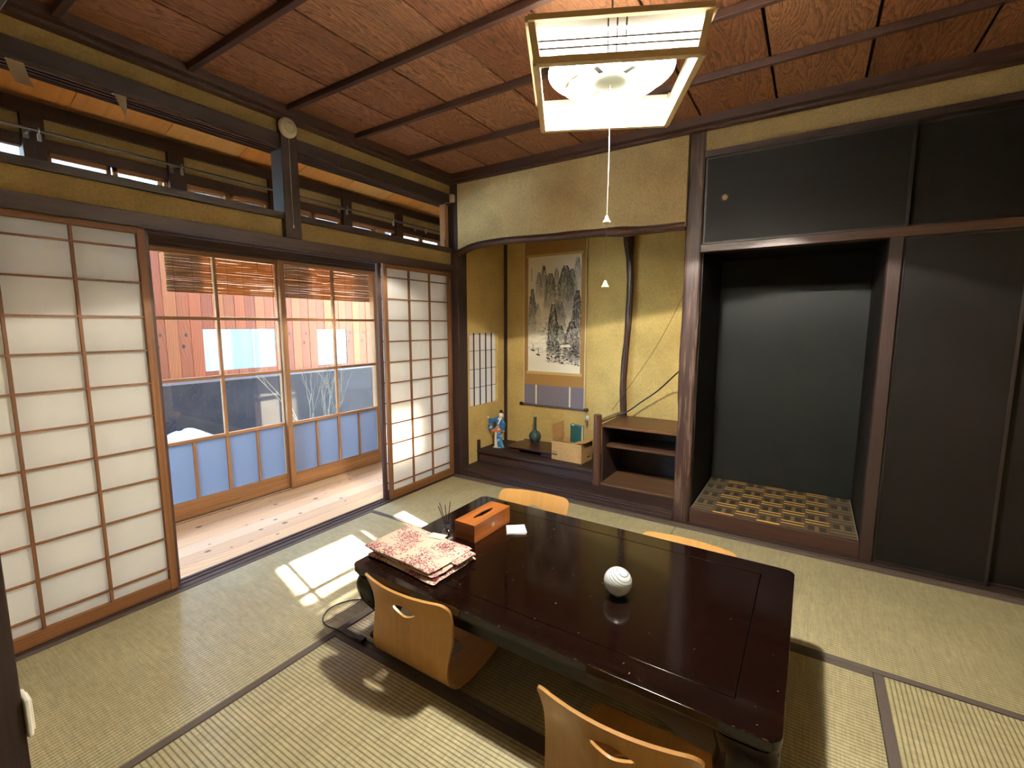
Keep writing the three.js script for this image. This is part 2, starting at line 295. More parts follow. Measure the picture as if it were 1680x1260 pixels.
  box(w, 'niche_front_board', wood('#4c2c1c', 0.55), [1.972, 2.889], [0.005, 0.107], [-0.13, -0.068], { r: 0.005 });
  box(w, 'closet_back_wall', M.closet, [1.9, 3.9], [-0.06, 2.6], [-0.95, -0.9], { r: 0 });
  box(w, 'closet_side_wall', M.closet, [3.82, 3.9], [-0.06, 2.6], [-0.95, -0.05], { r: 0 });
}
{ // alcove side window: paper behind slender bars
  const w = struct('window_1', 'small paper window with thin dark bars in the alcove side wall', 'window', [0, 0, 0]);
  box(w, 'paper', M.paper, [-0.006, -0.004], [0.57, 1.26], [-0.66, -0.18], { r: 0 });
  for (let i = 0; i < 5; i++) box(w, 'upright_bar', M.dark2, [-0.002, 0.008], [0.575, 1.255], [-0.2 - i * 0.092 - 0.006, -0.2 - i * 0.092 + 0.002], { r: 0.001 });
  for (let i = 0; i < 3; i++) box(w, 'cross_bar', M.dark2, [-0.003, 0.004], [0.745 + i * 0.17, 0.749 + i * 0.17], [-0.65, -0.19], { r: 0.0005 });
}
{ // ceiling boards, ribs and rim
  const c = struct('ceiling', 'reddish brown board ceiling with dark ribs', 'ceiling');
  const xs = [-0.02, 0.41, 0.81, 1.2, 1.58, 1.95, 2.337, 2.722, 3.11, 3.5, 3.86];
  for (let i = 0; i < xs.length - 1; i++) {
    box(c, 'ceiling_board', M.ceil[i % 4], [xs[i] + 0.006, xs[i + 1] - 0.006], [2.531, 2.543], [-0.06, 2.95], { r: 0.001 });
  }
  for (const z of [0.505, 0.97, 1.43, 1.92, 2.38]) box(c, 'ceiling_rib', M.rim, [0.0, 3.82], [2.497, 2.53], [z - 0.014, z + 0.014], { r: 0.004 });
  box(c, 'rim_beam', M.rim, [-0.03, 0.05], [2.485, 2.535], [-0.02, 2.87]); box(c, 'rim_moulding', M.rim, [-0.03, 0.014], [2.466, 2.486], [-0.02, 2.87]);
  box(c, 'rim_beam', M.rim, [0.0, 3.82], [2.485, 2.535], [-0.036, 0.045]); box(c, 'rim_moulding', M.rim, [0.0, 3.82], [2.47, 2.486], [-0.04, 0.004]);
  box(c, 'rim_beam', M.rim, [3.76, 3.85], [2.485, 2.535], [0.0, 2.87]);
  box(c, 'attic_board', M.dark, [-0.1, 3.95], [2.57, 2.6], [-1.0, 5.7], { r: 0 });
  box(c, 'next_room_ceiling', M.dark, [-0.1, 3.9], [2.5, 2.53], [2.95, 5.6], { r: 0 });
}
{ // right wall and the wall the camera looks past
  const w = struct('wall_right', 'yellow plaster right wall', 'wall');
  box(w, 'plaster', M.wall, [3.82, 3.9], [-0.06, 2.6], [-0.05, 5.6], { r: 0 });
  const f = struct('wall_front', 'dark doorway post and lintel beside the viewer', 'wall');
  box(f, 'plaster', M.wall, [0.0, 0.95], [-0.06, 2.56], [2.88, 2.94], { r: 0 });
  box(f, 'doorway_post', M.dark2, [0.933, 1.036], [-0.06, 2.53], [2.852, 2.955], { r: 0.003 });
  box(f, 'doorway_lintel', M.dark, [1.036, 3.82], [1.757, 1.82], [2.852, 2.955], { r: 0.003 });
  box(f, 'upper_plaster', M.wall, [1.0, 3.82], [1.82, 2.56], [2.88, 2.94], { r: 0 });
  const r = struct('wall_rear', 'plaster end wall of the room behind the viewer', 'wall');
  box(r, 'plaster', M.wall, [-0.1, 3.9], [-0.06, 2.6], [5.6, 5.7], { r: 0 });
}
{ // veranda shell
  const f = struct('floor_veranda', 'knotty pale pine board floor of the veranda', 'floor');
  const n = 6; for (let i = 0; i < n; i++) { const x0 = -0.885 + i * 0.13; box(f, 'floor_board', M.veranda[i % 3], [x0, x0 + 0.1292], [-0.035, -0.004], [-1.0, 3.0], { r: 0.0015, grain: 'z' }); }
  box(f, 'under_floor', M.dark, [-1.0, -0.1], [-0.12, -0.037], [-1.0, 3.0], { r: 0 });
  const w = struct('wall_veranda', 'outer veranda wall of dark beams with glazed fanlight', 'wall');
  box(w, 'outer_sill', M.door, [-1.0, -0.886], [-0.06, -0.006], [-1.0, 3.0]);
  for (const x of [-0.955, -0.912]) box(w, 'metal_rail', M.alum, [x - 0.003, x + 0.003], [-0.006, 0.001], [-1.0, 3.0], { r: 0 });
  box(w, 'foundation', M.dark, [-1.02, -0.95], [-0.6, -0.06], [-1.0, 3.0], { r: 0 });
  box(w, 'door_head', M.dark, [-1.0, -0.87], [1.836, 1.92], [-1.0, 3.0]);
  for (const x of [-0.98, -0.934, -0.89]) box(w, 'door_head_ridge', M.dark, [x - 0.006, x + 0.006], [1.815, 1.838], [-1.0, 3.0], { r: 0.001 });
  box(w, 'fanlight_rail', M.dark, [-0.955, -0.912], [2.238, 2.3], [-1.0, 3.0]);
  box(w, 'plaster_strip', M.olive, [-0.96, -0.92], [2.3, 2.405], [-1.0, 3.0], { r: 0 });
  box(w, 'wall_plate', M.dark, [-0.99, -0.89], [2.4, 2.47], [-1.0, 3.0]);
  for (const z of [-0.955, -0.29, 0.32, 0.97, 1.62, 2.27, 2.95]) box(w, 'fanlight_post', M.dark, [-0.975, -0.89], [1.92, 2.4], [z - 0.045, z + 0.045]);
  for (const z of [0.32, 0.97, 1.62, 2.27, -0.29]) {
    for (const [a, b] of [[z - 0.605, z - 0.33], [z - 0.32, z - 0.045]]) {
      box(w, 'fanlight_pane', M.glass, [-0.932, -0.93], [1.94, 2.215], [a + 0.02, b - 0.02], { r: 0 });
      box(w, 'fanlight_sash', M.door, [-0.942, -0.92], [2.212, 2.238], [a, b]); box(w, 'fanlight_sash', M.door, [-0.942, -0.92], [1.92, 1.945], [a, b]);
      box(w, 'fanlight_sash', M.door, [-0.942, -0.92], [1.92, 2.238], [a, a + 0.022]); box(w, 'fanlight_sash', M.door, [-0.942, -0.92], [1.92, 2.238], [b - 0.022, b]);
    }
  }
  box(w, 'end_wall', M.olive, [-1.0, 0.0], [-0.1, 2.8], [-1.06, -1.0], { r: 0 });
  box(w, 'near_end_wall', M.olive, [-1.0, -0.1], [-0.1, 2.8], [3.0, 3.06], { r: 0 });
  box(w, 'inner_wall', M.olive, [-0.06, -0.045], [-0.1, 2.6], [-1.0, -0.8], { r: 0 });
  const c = struct('ceiling_veranda', 'sloping orange board ceiling over the veranda', 'ceiling');
  const ang = Math.atan2(0.26, 0.95), N = 9;
  for (let i = 0; i < N; i++) { // boards run down the slope
    const z0 = -1.0 + i * 4 / N, m = box(c, 'ceiling_board', M.verandaCeil[i % 3], [-0.52, 0.52], [0, 0.012], [z0 + 0.002, z0 + 4 / N - 0.002], { r: 0.001, grain: 'x' });
    m.position.x = -0.48; m.position.y = 2.62; m.rotation.z = ang;
  }
  const rl = box(c, 'ceiling_rail', M.dark2, [-0.02, 0.02], [-0.025, 0.02], [-1.0, 3.0]); rl.position.set(-0.68, 2.535, 1.0);
  const rf = struct('roof', 'tiled roof over house and veranda', 'roof');
  const sl = box(rf, 'eave_slope', wood('#574a40', 0.8), [-0.95, 0.95], [0, 0.05], [-1.3, 3.2], { r: 0 }); sl.position.set(-0.58, 2.82, 0.95); sl.rotation.z = Math.atan2(0.4, 1.8);
  box(rf, 'main_slope', std({ color: '#50525a', roughness: 0.8 }), [-0.2, 4.4], [3.0, 3.08], [-1.4, 6.0], { r: 0 });
}

// ---------------------------------------------------------------- sliding doors
function paperGeo(w, h) {
  const a = rnd(), b = rnd();
  return sheet(36, 72, (u, v) => { const cell = (v * 11) % 1, cu = (u * 3) % 1; return [0.0016 * (fbm((u + a) % 1, (v + b) % 1, 5, 9, 3, 3) - 0.5) + 0.0022 * Math.sin((u * 9 + v * 7 + 2 * fbm((u + a) % 1, (v + b) % 1, 4, 6, 2, 5)) * 5) * Math.sin(Math.PI * cell) * Math.sin(Math.PI * cu), v * h, u * w]; });
}
function shojiDoor(n, label, x, z0, W, frameMat, front = 1) {
  const d = struct('door_' + n, label, 'sliding door', [x, 0, z0]);
  d.userData.group = 'paper screen doors';
  const t = 0.0125, y0 = 0.004, y1 = 1.764, st = 0.032;
  box(d, 'stile', frameMat, [-t, t], [y0, y1], [0, st]); box(d, 'stile', frameMat, [-t, t], [y0, y1], [W - st, W]);
  box(d, 'bottom_rail', frameMat, [-t, t], [y0, 0.06], [st, W - st]); box(d, 'top_rail', frameMat, [-t, t], [1.73, y1], [st, W - st]);
  for (let i = 1; i <= 2; i++) { const z = st + (W - 2 * st) * i / 3; box(d, 'upright_bar', frameMat, [-0.008, 0.008], [0.06, 1.73], [z - 0.0055, z + 0.0055], { r: 0.001 }); }
  for (let k = 0; k <= 10; k++) { const y = 0.117 + 0.1548 * k; box(d, 'cross_bar', frameMat, [-0.006, 0.007], [y - 0.004, y + 0.004], [st, W - st], { r: 0.001 }); }
  const p = part(d, 'paper', paperGeo(W - 2 * st + 0.01, 1.68), M.paper); p.position.set(-0.0105, 0.055, st - 0.005);
  return d;
}
const SW = 0.74;
shojiDoor(1, 'paper screen door beside the alcove, nearer the room', -0.032, -0.018, SW, M.shojiWood);
shojiDoor(2, 'paper screen door slid behind the one beside the alcove', -0.071, 0.004, SW, M.shojiOld);
shojiDoor(3, 'large paper screen door at left edge of the photo', -0.032, 2.134, SW, M.shojiWood);
shojiDoor(4, 'paper screen door slid behind the one at left edge', -0.071, 2.108, SW, M.shojiOld);

function glassDoor(n, label, x, z0) {
  const W = 0.955, d = struct('door_' + n, label, 'sliding door', [x, 0, z0]); d.userData.group = 'glazed veranda doors';
  const t = 0.015, st = 0.042, top = 1.822, m = M.door;
  box(d, 'stile', m, [-t, t], [0, top], [0, st]); box(d, 'stile', m, [-t, t], [0, top], [W - st, W]);
  box(d, 'bottom_rail', m, [-t, t], [0, 0.118], [st, W - st]); box(d, 'top_rail', m, [-t, t], [1.785, top], [st, W - st]);
  const ys = [0.118, 0.53, 0.953, 1.365, 1.785], b = 0.011;
  for (let i = 1; i <= 3; i++) box(d, 'cross_bar', m, [-0.012, 0.012], [ys[i] - b, ys[i] + b], [st, W - st]);
  box(d, 'upright_bar', m, [-0.011, 0.011], [0.118, 1.785], [W / 2 - b, W / 2 + b]);
  const q = [st, (st + W / 2) / 2, W / 2, (W / 2 + W - st) / 2, W - st];
  for (const i of [1, 3]) box(d, 'upright_bar', m, [-0.01, 0.01], [0.118, 0.53], [q[i] - 0.009, q[i] + 0.009]);
  for (let r = 1; r < 4; r++) for (let c = 0; c < 2; c++) box(d, 'clear_pane', M.glass, [-0.001, 0.001], [ys[r] + b, ys[r + 1] - (r < 3 ? b : 0)], [c ? W / 2 + b : st, c ? W - st : W / 2 - b], { r: 0 });
  for (let c = 0; c < 4; c++) box(d, 'frosted_pane', M.frost, [-0.001, 0.001], [0.118, 0.53 - b], [q[c] + 0.004, q[c + 1] - 0.004], { r: 0 });
  return d;
}
glassDoor(5, 'glazed wooden veranda door behind the paper screen by the alcove', -0.953, -0.9);
glassDoor(6, 'right one of the two glazed doors in the opening', -0.912, 0.022);
glassDoor(7, 'left one of the two glazed doors in the opening', -0.953, 0.94);
glassDoor(8, 'glazed wooden veranda door hidden behind left paper screen', -0.912, 1.86);
part(scene.getObjectByName('door_7'), 'latch', new THREE.SphereGeometry(0.006, 10, 8), M.black).position.set(0.016, 0.86, 0.02);

// closet doors
function closetDoor(n, label, x0, x1, y0, y1, z, handle) {
  const d = struct('door_' + n, label, 'closet door', [x0, y0, z]); const w = x1 - x0, h = y1 - y0, f = 0.014;
  box(d, 'panel', M.closet, [f, w - f], [f, h - f], [-0.008, 0.006], { r: 0 });
  box(d, 'frame', M.closetFrame, [0, f], [0, h], [-0.012, 0.01]); box(d, 'frame', M.closetFrame, [w - f, w], [0, h], [-0.012, 0.01]);
  box(d, 'frame', M.closetFrame, [f, w - f], [0, f], [-0.012, 0.01]); box(d, 'frame', M.closetFrame, [f, w - f], [h - f, h], [-0.012, 0.01]);
  if (handle) {
    const g = part(d, 'finger_pull', new THREE.LatheGeometry([[0, 0.002], [0.016, 0.002], [0.0165, 0.006], [0.022, 0.007], [0.0235, 0.003], [0.0235, 0]].map(a => new THREE.Vector2(...a)), 24), M.black); g.rotation.x = Math.PI / 2; g.position.set(handle[0] - x0, handle[1] - y0, 0.006);
    const c = part(g, 'pale_disc', new THREE.CylinderGeometry(0.0155, 0.0155, 0.002, 20), std({ color: '#c79c74', roughness: 0.6 })); c.position.y = 0.003;
  }
}
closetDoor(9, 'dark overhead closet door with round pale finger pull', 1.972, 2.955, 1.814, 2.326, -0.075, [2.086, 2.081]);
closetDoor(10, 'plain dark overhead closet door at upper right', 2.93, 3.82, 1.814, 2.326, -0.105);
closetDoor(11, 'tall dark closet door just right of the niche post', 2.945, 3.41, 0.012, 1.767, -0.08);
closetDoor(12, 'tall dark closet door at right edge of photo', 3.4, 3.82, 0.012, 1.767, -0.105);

// ================================================================ OUTSIDE THE VERANDA
{ // ground
  const gr = thing('garden_ground', 'dark bare soil of the narrow courtyard beyond the glass doors', 'ground'); gr.userData.kind = 'structure';
  box(gr, 'soil', std({ color: '#57504a', map: T_plaster, roughness: 1 }), [-14, -0.95], [-0.62, -0.45], [-9, 9], { r: 0 });
}
{ // plank fence with two frosted windows
  const f = thing('plank_fence', 'orange brown vertical plank fence beyond the glass doors', 'fence', [-2.62, -0.45, 0]);
  const win = [[0.06, 0.72, 1.3, 1.73], [-0.93, -0.56, 1.27, 1.72]]; // z0, z1, y0, y1 above the ground
  const H = 3.0, W = 0.108, geos = {}, plank = (z, y0, y1, i) => {
    const key = (y1 - y0).toFixed(3); const g = geos[key + (i % 2)] ??= bgeo(0.018, y1 - y0, W - 0.003, { r: 0.0015, grain: 'y' });
    const m = part(f, 'plank', g, M.fence[(i * 7 + 3) % 4]); m.position.set(i % 2 ? 0.003 : 0, (y0 + y1) / 2, z + W / 2);
  };
  let i = 0;
  for (let z = -3.2; z < 3.2; z += W, i++) {
    const w = win.find(w => z + W > w[0] + 0.005 && z < w[1] - 0.005);
    if (w) { plank(z, 0, w[2], i); plank(z, w[3], H, i); } else plank(z, 0, H, i);
  }
  for (const [z0, z1, y0, y1] of win) {
    const a = Math.floor((z0 + 3.2) / W) * W - 3.2, b = Math.ceil((z1 + 3.2) / W) * W - 3.2;
    const p = box(f, 'white_window', M.whitePane ??= std({ color: '#9fb0c0', roughness: 1, transmission: 0.42, thickness: 0 }), [-0.004, -0.002], [y0, y1], [a, b], { r: 0 });
    const n = z1 - z0 > 0.5 ? 3 : 2;
    for (let k = 1; k < n; k++) box(p, 'bar', std({ color: '#c9ccd0', roughness: 0.6 }), [0.001, 0.006], [-(y1 - y0) / 2, (y1 - y0) / 2], [(k / n - 0.5) * (b - a) - 0.008, (k / n - 0.5) * (b - a) + 0.008]);
  }
  box(f, 'dark_base', std({ color: '#3d322e', map: dataTex(512, 512, (u, v) => { const n = fbm(u, v, 8, 8, 4, 131), s = fbm(u, v, 70, 70, 2, 133); return mixc(mulc([1, 1, 1], 0.6 + 0.4 * n), [1.9, 1.7, 1.5], s > 0.72 ? 0.8 : 0); }, true, 1.2, 1.2), roughness: 0.95 }), [0.02, 0.08], [0, 1.2], [-3.2, 3.2], { r: 0.004 });
  box(f, 'base_cap', std({ color: '#6d5f58', roughness: 0.9 }), [0.012, 0.09], [1.195, 1.215], [-3.2, 3.2]);
  const p = thing('fence_post', 'black upright post beside the fence, right of the glass doors', 'post', [-2.35, -0.45, -1.42]);
  box(p, 'post', M.black, [-0.04, 0.04], [0, 3.0], [-0.04, 0.04]); box(p, 'post_cap', M.black, [-0.05, 0.05], [3.0, 3.03], [-0.05, 0.05]);
}
{ // reed blind: fine reeds joined as one part, binding cords apart
  const b = thing('reed_blind', 'reed blind hanging outside the glass doors', 'blind', [-1.06, 1.545, -0.25]);
  const L = 1.92, reeds = [], n = 150;
  for (let k = 0; k < n; k++) {
    if (rnd() < 0.012) continue;
    const y = k * 0.0062 + rr(-0.0008, 0.0008), c = []; let dx = rr(-0.002, 0.002);
    for (let i = 0; i <= 16; i++) c.push(V3(dx + rr(-0.0012, 0.0012), y + rr(-0.0013, 0.0013), i / 16 * L + (i === 0 ? rr(-0.01, 0.01) : 0)));
    reeds.push(new THREE.TubeGeometry(new THREE.CatmullRomCurve3(c), 32, rr(0.0032, 0.0039), 5));
  }
  const r = part(b, 'reeds', merge(reeds), std({ color: '#d8a25e', roughness: 1, transmission: 0.4, thickness: 0, map: T_grain })); r.userData.kind = 'stuff';
  for (let i = 0; i < 17; i++) part(b, 'binding_cord', tube([[0.004, -0.004, 0], [0.005, 0.4, 0.001], [0.004, 0.92, 0]], 0.0014, { seg: 6, rad: 4 }), M.black).position.z = 0.05 + i * 0.114;
  for (const z of [0.2, 0.96, 1.72]) part(b, 'hanging_cord', tube([[0, 0.94, z], [0.002, 1.05, z], [0, 1.2, z]], 0.003, { seg: 4, rad: 5 }), M.black);
  box(b, 'top_batten', M.door, [-0.008, 0.008], [0.925, 0.95], [-0.01, L + 0.01]);
}
{ // bare shrub
  const s = thing('bare_shrub', 'leafless twiggy shrub in the courtyard seen through right glass door', 'shrub', [-1.85, -0.45, 0.03]);
  const geos = []; const grow = (p, d, len, r, lvl) => {
    const pts = [p.clone()]; let q = p.clone(), dd = d.clone();
    for (let i = 0; i < 4; i++) { dd.add(V3(rr(-0.16, 0.16), rr(0, 0.12), rr(-0.16, 0.16))).normalize(); q = q.clone().addScaledVector(dd, len / 4); pts.push(q); if (lvl < 3 && i > 0 && rnd() < 0.85) grow(q, dd.clone().add(V3(rr(-0.5, 0.5), rr(0.2, 0.6), rr(-0.6, 0.6))).normalize(), len * rr(0.45, 0.65), r * 0.6, lvl + 1); }
    geos.push(tube(pts, r, { seg: 8, rad: 4 }));
  };
  const stems = []; for (let i = 0; i < 6; i++) { geos.length = 0; grow(V3(rr(-0.06, 0.06), 0, rr(-0.09, 0.09)), V3(rr(-0.08, 0.08), 1, rr(-0.2, 0.2)).normalize(), rr(0.75, 1.05), 0.006, 0); part(s, 'branching_stem', merge(geos), M.twig ??= std({ color: '#8d7a5c', roughness: 0.85 })); }
}
{ // garden stone with a crumpled plastic sheet
  const st = thing('garden_stone', 'dark block below the crumpled plastic sheet in the courtyard', 'stone', [-2.2, -0.45, 1.25]);
  part(st, 'block', new RoundedBoxGeometry(0.5, 0.72, 0.7, 3, 0.05), std({ color: '#453e3b', roughness: 0.95, map: T_plaster })).position.y = 0.36;
  const s = thing('plastic_sheet', 'crumpled white plastic sheet lying low outside left glass door', 'plastic sheet', [-2.2, 0.272, 1.2]);
  part(s, 'film', sheet(24, 18, (u, v) => { const r = Math.hypot(u - 0.5, v - 0.5); return [(u - 0.5) * 0.34, 0.004 + 0.11 * Math.max(0, 1 - r * 1.9) * (0.4 + fbm(u, v, 5, 4, 3, 141)) + 0.02 * fbm(u, v, 9, 9, 2, 143), (v - 0.5) * 0.44]; }), std({ color: '#dfe6ea', roughness: 0.25, transmission: 0.35, thickness: 0, side: THREE.DoubleSide }));
}
{ // what shades the courtyard: two houses with a gap and a utility pole between them
  const wallm = std({ color: '#b9ad9b', map: T_plaster, roughness: 0.95 }), tile = std({ color: '#4b4d55', roughness: 0.8 });
  for (const [z0, z1, H, lab] of [[0.62, 6.5, 7.2, 'tall plastered neighbouring house left of the gap beyond the fence'], [-6.5, -0.68, 6.3, 'lower plastered neighbouring house right of the gap beyond the fence']]) {
    const D = z1 - z0, right = z0 < 0, h = thing('neighbouring_house', lab, 'house', [-4.5, -0.45, right ? z1 : z0], right ? -0.2355 : 0); // corner at the gap; the right one stands slightly turned
    const a = right ? -D : 0, e = right ? 0 : D;
    box(h, 'wall', wallm, [-4, 0], [0, H], [a, e], { r: 0 });
    const sh = new THREE.Shape(); sh.moveTo(-4.05, 0); sh.lineTo(0.05, 0); sh.lineTo(-2, 1.2); sh.closePath();
    const g = new THREE.ExtrudeGeometry(sh, { depth: D, bevelEnabled: false }); part(h, 'roof', g, tile).position.set(0, H, a);
  }
  const p = thing('utility_pole', 'concrete utility pole in the gap between the neighbouring houses', 'pole', [-4.75, -0.45, -0.14]);
  part(p, 'shaft', new THREE.CylinderGeometry(0.125, 0.165, 8, 24), std({ color: '#a8a6a0', roughness: 0.9 })).position.y = 4;
  box(p, 'cross_arm', M.steel, [-0.8, 0.8], [7.7, 7.78], [-0.04, 0.04]);
}

// ================================================================ CEILING LAMP
{
  const y0 = 2.1, L = thing('ceiling_lamp', 'square wooden framed paper pendant lamp with glowing ring tube', 'lamp', [1.93, y0, 1.418], THREE.MathUtils.degToRad(26.4));
  const fw = std({ color: '#f0d6a8', map: T_ply, roughness: 0.5 });
  const b = 0.2375, t = 0.258, h = 0.125, bar = 0.011;
  const beam = (name, p, q, w) => { const d = V3(...q).sub(V3(...p)), l = d.length(), m = part(L, name, bgeo(l, w * 2, w * 2, { r: 0.002 }), fw); m.position.set((p[0] + q[0]) / 2, (p[1] + q[1]) / 2, (p[2] + q[2]) / 2); m.quaternion.setFromUnitVectors(V3(1, 0, 0), d.normalize()); return m; };
  const C = (k, s) => { const a = [[-1, 1], [1, 1], [1, -1], [-1, -1]][k % 4]; return [a[0] * s, a[1] * s]; };
  const shadePaper = std({ color: '#f7faf4', roughness: 1, transmission: 0.4, thickness: 0, side: THREE.DoubleSide, specularIntensity: 0.1 });
  const thinBar = std({ color: '#4a3626', roughness: 0.6 });
  for (let k = 0; k < 4; k++) {
    const [ax, az] = C(k, b), [bx, bz] = C(k + 1, b), [cx, cz] = C(k, t), [dx, dz] = C(k + 1, t), a0 = C(k, b + 0.006), b0 = C(k + 1, b + 0.006), c0 = C(k, t + 0.01), d0 = C(k + 1, t + 0.01);
    beam('bottom_frame', [a0[0], 0.011, a0[1]], [b0[0], 0.011, b0[1]], bar);
    beam('top_frame', [c0[0], h - 0.006, c0[1]], [d0[0], h - 0.006, d0[1]], bar * 0.8);
    beam('corner_post', [ax, 0, az], [cx, h, cz], bar);
    part(L, 'paper_side', sheet(2, 2, (u, v) => { const s = lerp(b, t, v) - 0.002, p = C(k, s), q = C(k + 1, s); return [lerp(p[0], q[0], u), v * h, lerp(p[1], q[1], u)]; }), shadePaper);
    const at = (u, v) => { const s = lerp(b, t, v) + 0.001, p = C(k, s), q = C(k + 1, s); return V3(lerp(p[0], q[0], u), v * h, lerp(p[1], q[1], u)); };
    for (const v of [0.36, 0.52]) part(L, 'thin_bar', tube([at(0.02, v), at(0.5, v), at(0.98, v)], 0.003, { seg: 2, rad: 6 }), thinBar);
    for (const u of [0.44, 0.492, 0.545]) part(L, 'thin_bar', tube([at(u, 0.05), at(u, 0.5), at(u, 0.97)], 0.0024, { seg: 2, rad: 6 }), thinBar);
    const s = part(L, 'screw', new THREE.CylinderGeometry(0.007, 0.007, 0.002, 14), M.steel); s.position.set(a0[0], -0.0005, a0[1]);
  }
  const white = std({ color: '#f2f3f0', roughness: 0.4 });
  part(L, 'reflector', new THREE.LatheGeometry([[0.0, 0.118], [0.06, 0.118], [0.17, 0.108], [0.215, 0.09], [0.217, 0.092], [0.172, 0.112], [0.06, 0.122], [0, 0.122]].map(a => new THREE.Vector2(...a)), 48), white);
  const tubeGlow = std({ color: '#ffffff', emissive: '#fffcf4', emissiveIntensity: 8, roughness: 0.4 });
  const ring = (R, y, r) => { const m = part(L, 'ring_tube', new THREE.TorusGeometry(R, r, 12, 64), tubeGlow); m.rotation.x = Math.PI / 2; m.position.y = y; return m; };
  ring(0.17, 0.074, 0.0145); ring(0.122, 0.074, 0.0145);
  part(L, 'hub', new THREE.LatheGeometry([[0, 0.05], [0.02, 0.049], [0.05, 0.052], [0.062, 0.057], [0.064, 0.061], [0.05, 0.062], [0, 0.062]].map(a => new THREE.Vector2(...a)), 40), std({ color: '#aab5ae', roughness: 0.4 }), 'grey green centre cap');
  part(L, 'stem', new THREE.CylinderGeometry(0.006, 0.006, 0.03, 12), white).position.y = 0.104;
  for (const a of [2.5, 2.85]) { const m = part(L, 'starter', new THREE.CapsuleGeometry(0.011, 0.03, 4, 12), white); m.position.set(Math.cos(a) * 0.155, 0.045, Math.sin(a) * 0.155); m.rotation.set(Math.PI / 2, 0, a); }
  for (const a of [0.9, 2.1, 4.2]) { const m = part(L, 'tube_clip', bgeo(0.02, 0.006, 0.045), M.black); m.position.set(Math.cos(a) * 0.09, 0.062, Math.sin(a) * 0.09); m.rotation.y = -a + Math.PI / 2; }
  part(L, 'hanging_cord', tube([[0, 0.12, 0], [0.002, 0.25, 0], [0, 0.4, 0.0]], 0.004, { seg: 8 }), M.black);
  for (const x of [-0.03, 0.03]) part(L, 'hanging_rod', tube([[x, 0.12, 0], [x * 0.5, 0.19, 0], [0, 0.24, 0]], 0.0025, { seg: 8 }), M.steel);
  const rose = part(L, 'ceiling_rose', new THREE.LatheGeometry([[0, 0.375], [0.03, 0.376], [0.042, 0.39], [0.045, 0.425]].map(a => new THREE.Vector2(...a)), 28), M.whitePlastic);
  // pull cord with two charms
  part(L, 'pull_cord', tube([[0, 0.06, 0], [0.002, -0.2, 0.001], [0, -0.4, 0]], 0.0014, { seg: 12, rad: 5 }), M.whitePlastic);
  part(L, 'pull_cord', tube([[0, -0.41, 0], [0.001, -0.5, 0], [0, -0.625, 0]], 0.0006, { seg: 8, rad: 4 }), M.steel);
  const charm = (y) => { const c = part(L, 'charm', new THREE.LatheGeometry([[0, 0.016], [0.004, 0.014], [0.007, 0.004], [0.013, -0.006], [0.015, -0.012], [0.011, -0.011], [0.004, -0.004], [0, -0.003]].map(a => new THREE.Vector2(...a)), 8), std({ color: '#e9d9a8', roughness: 0.4 }), 'pale bell-shaped charm'); c.position.y = y; };
  charm(-0.405); charm(-0.635);
  // the tubes' light: sideways through the paper, and down through the open bottom
  const pl = new THREE.PointLight('#fffaf0', 60, 0, 2); pl.position.set(0, 0.078, 0); pl.castShadow = true; pl.shadow.radius = 0.6; L.add(pl);
  const down = new THREE.SpotLight('#fffaf0', 20, 0, 1.33, 0.2, 2); down.position.set(0, 0.04, 0); down.target.position.set(0, -1, 0); down.castShadow = true; down.shadow.radius = 3; L.add(down, down.target);
}

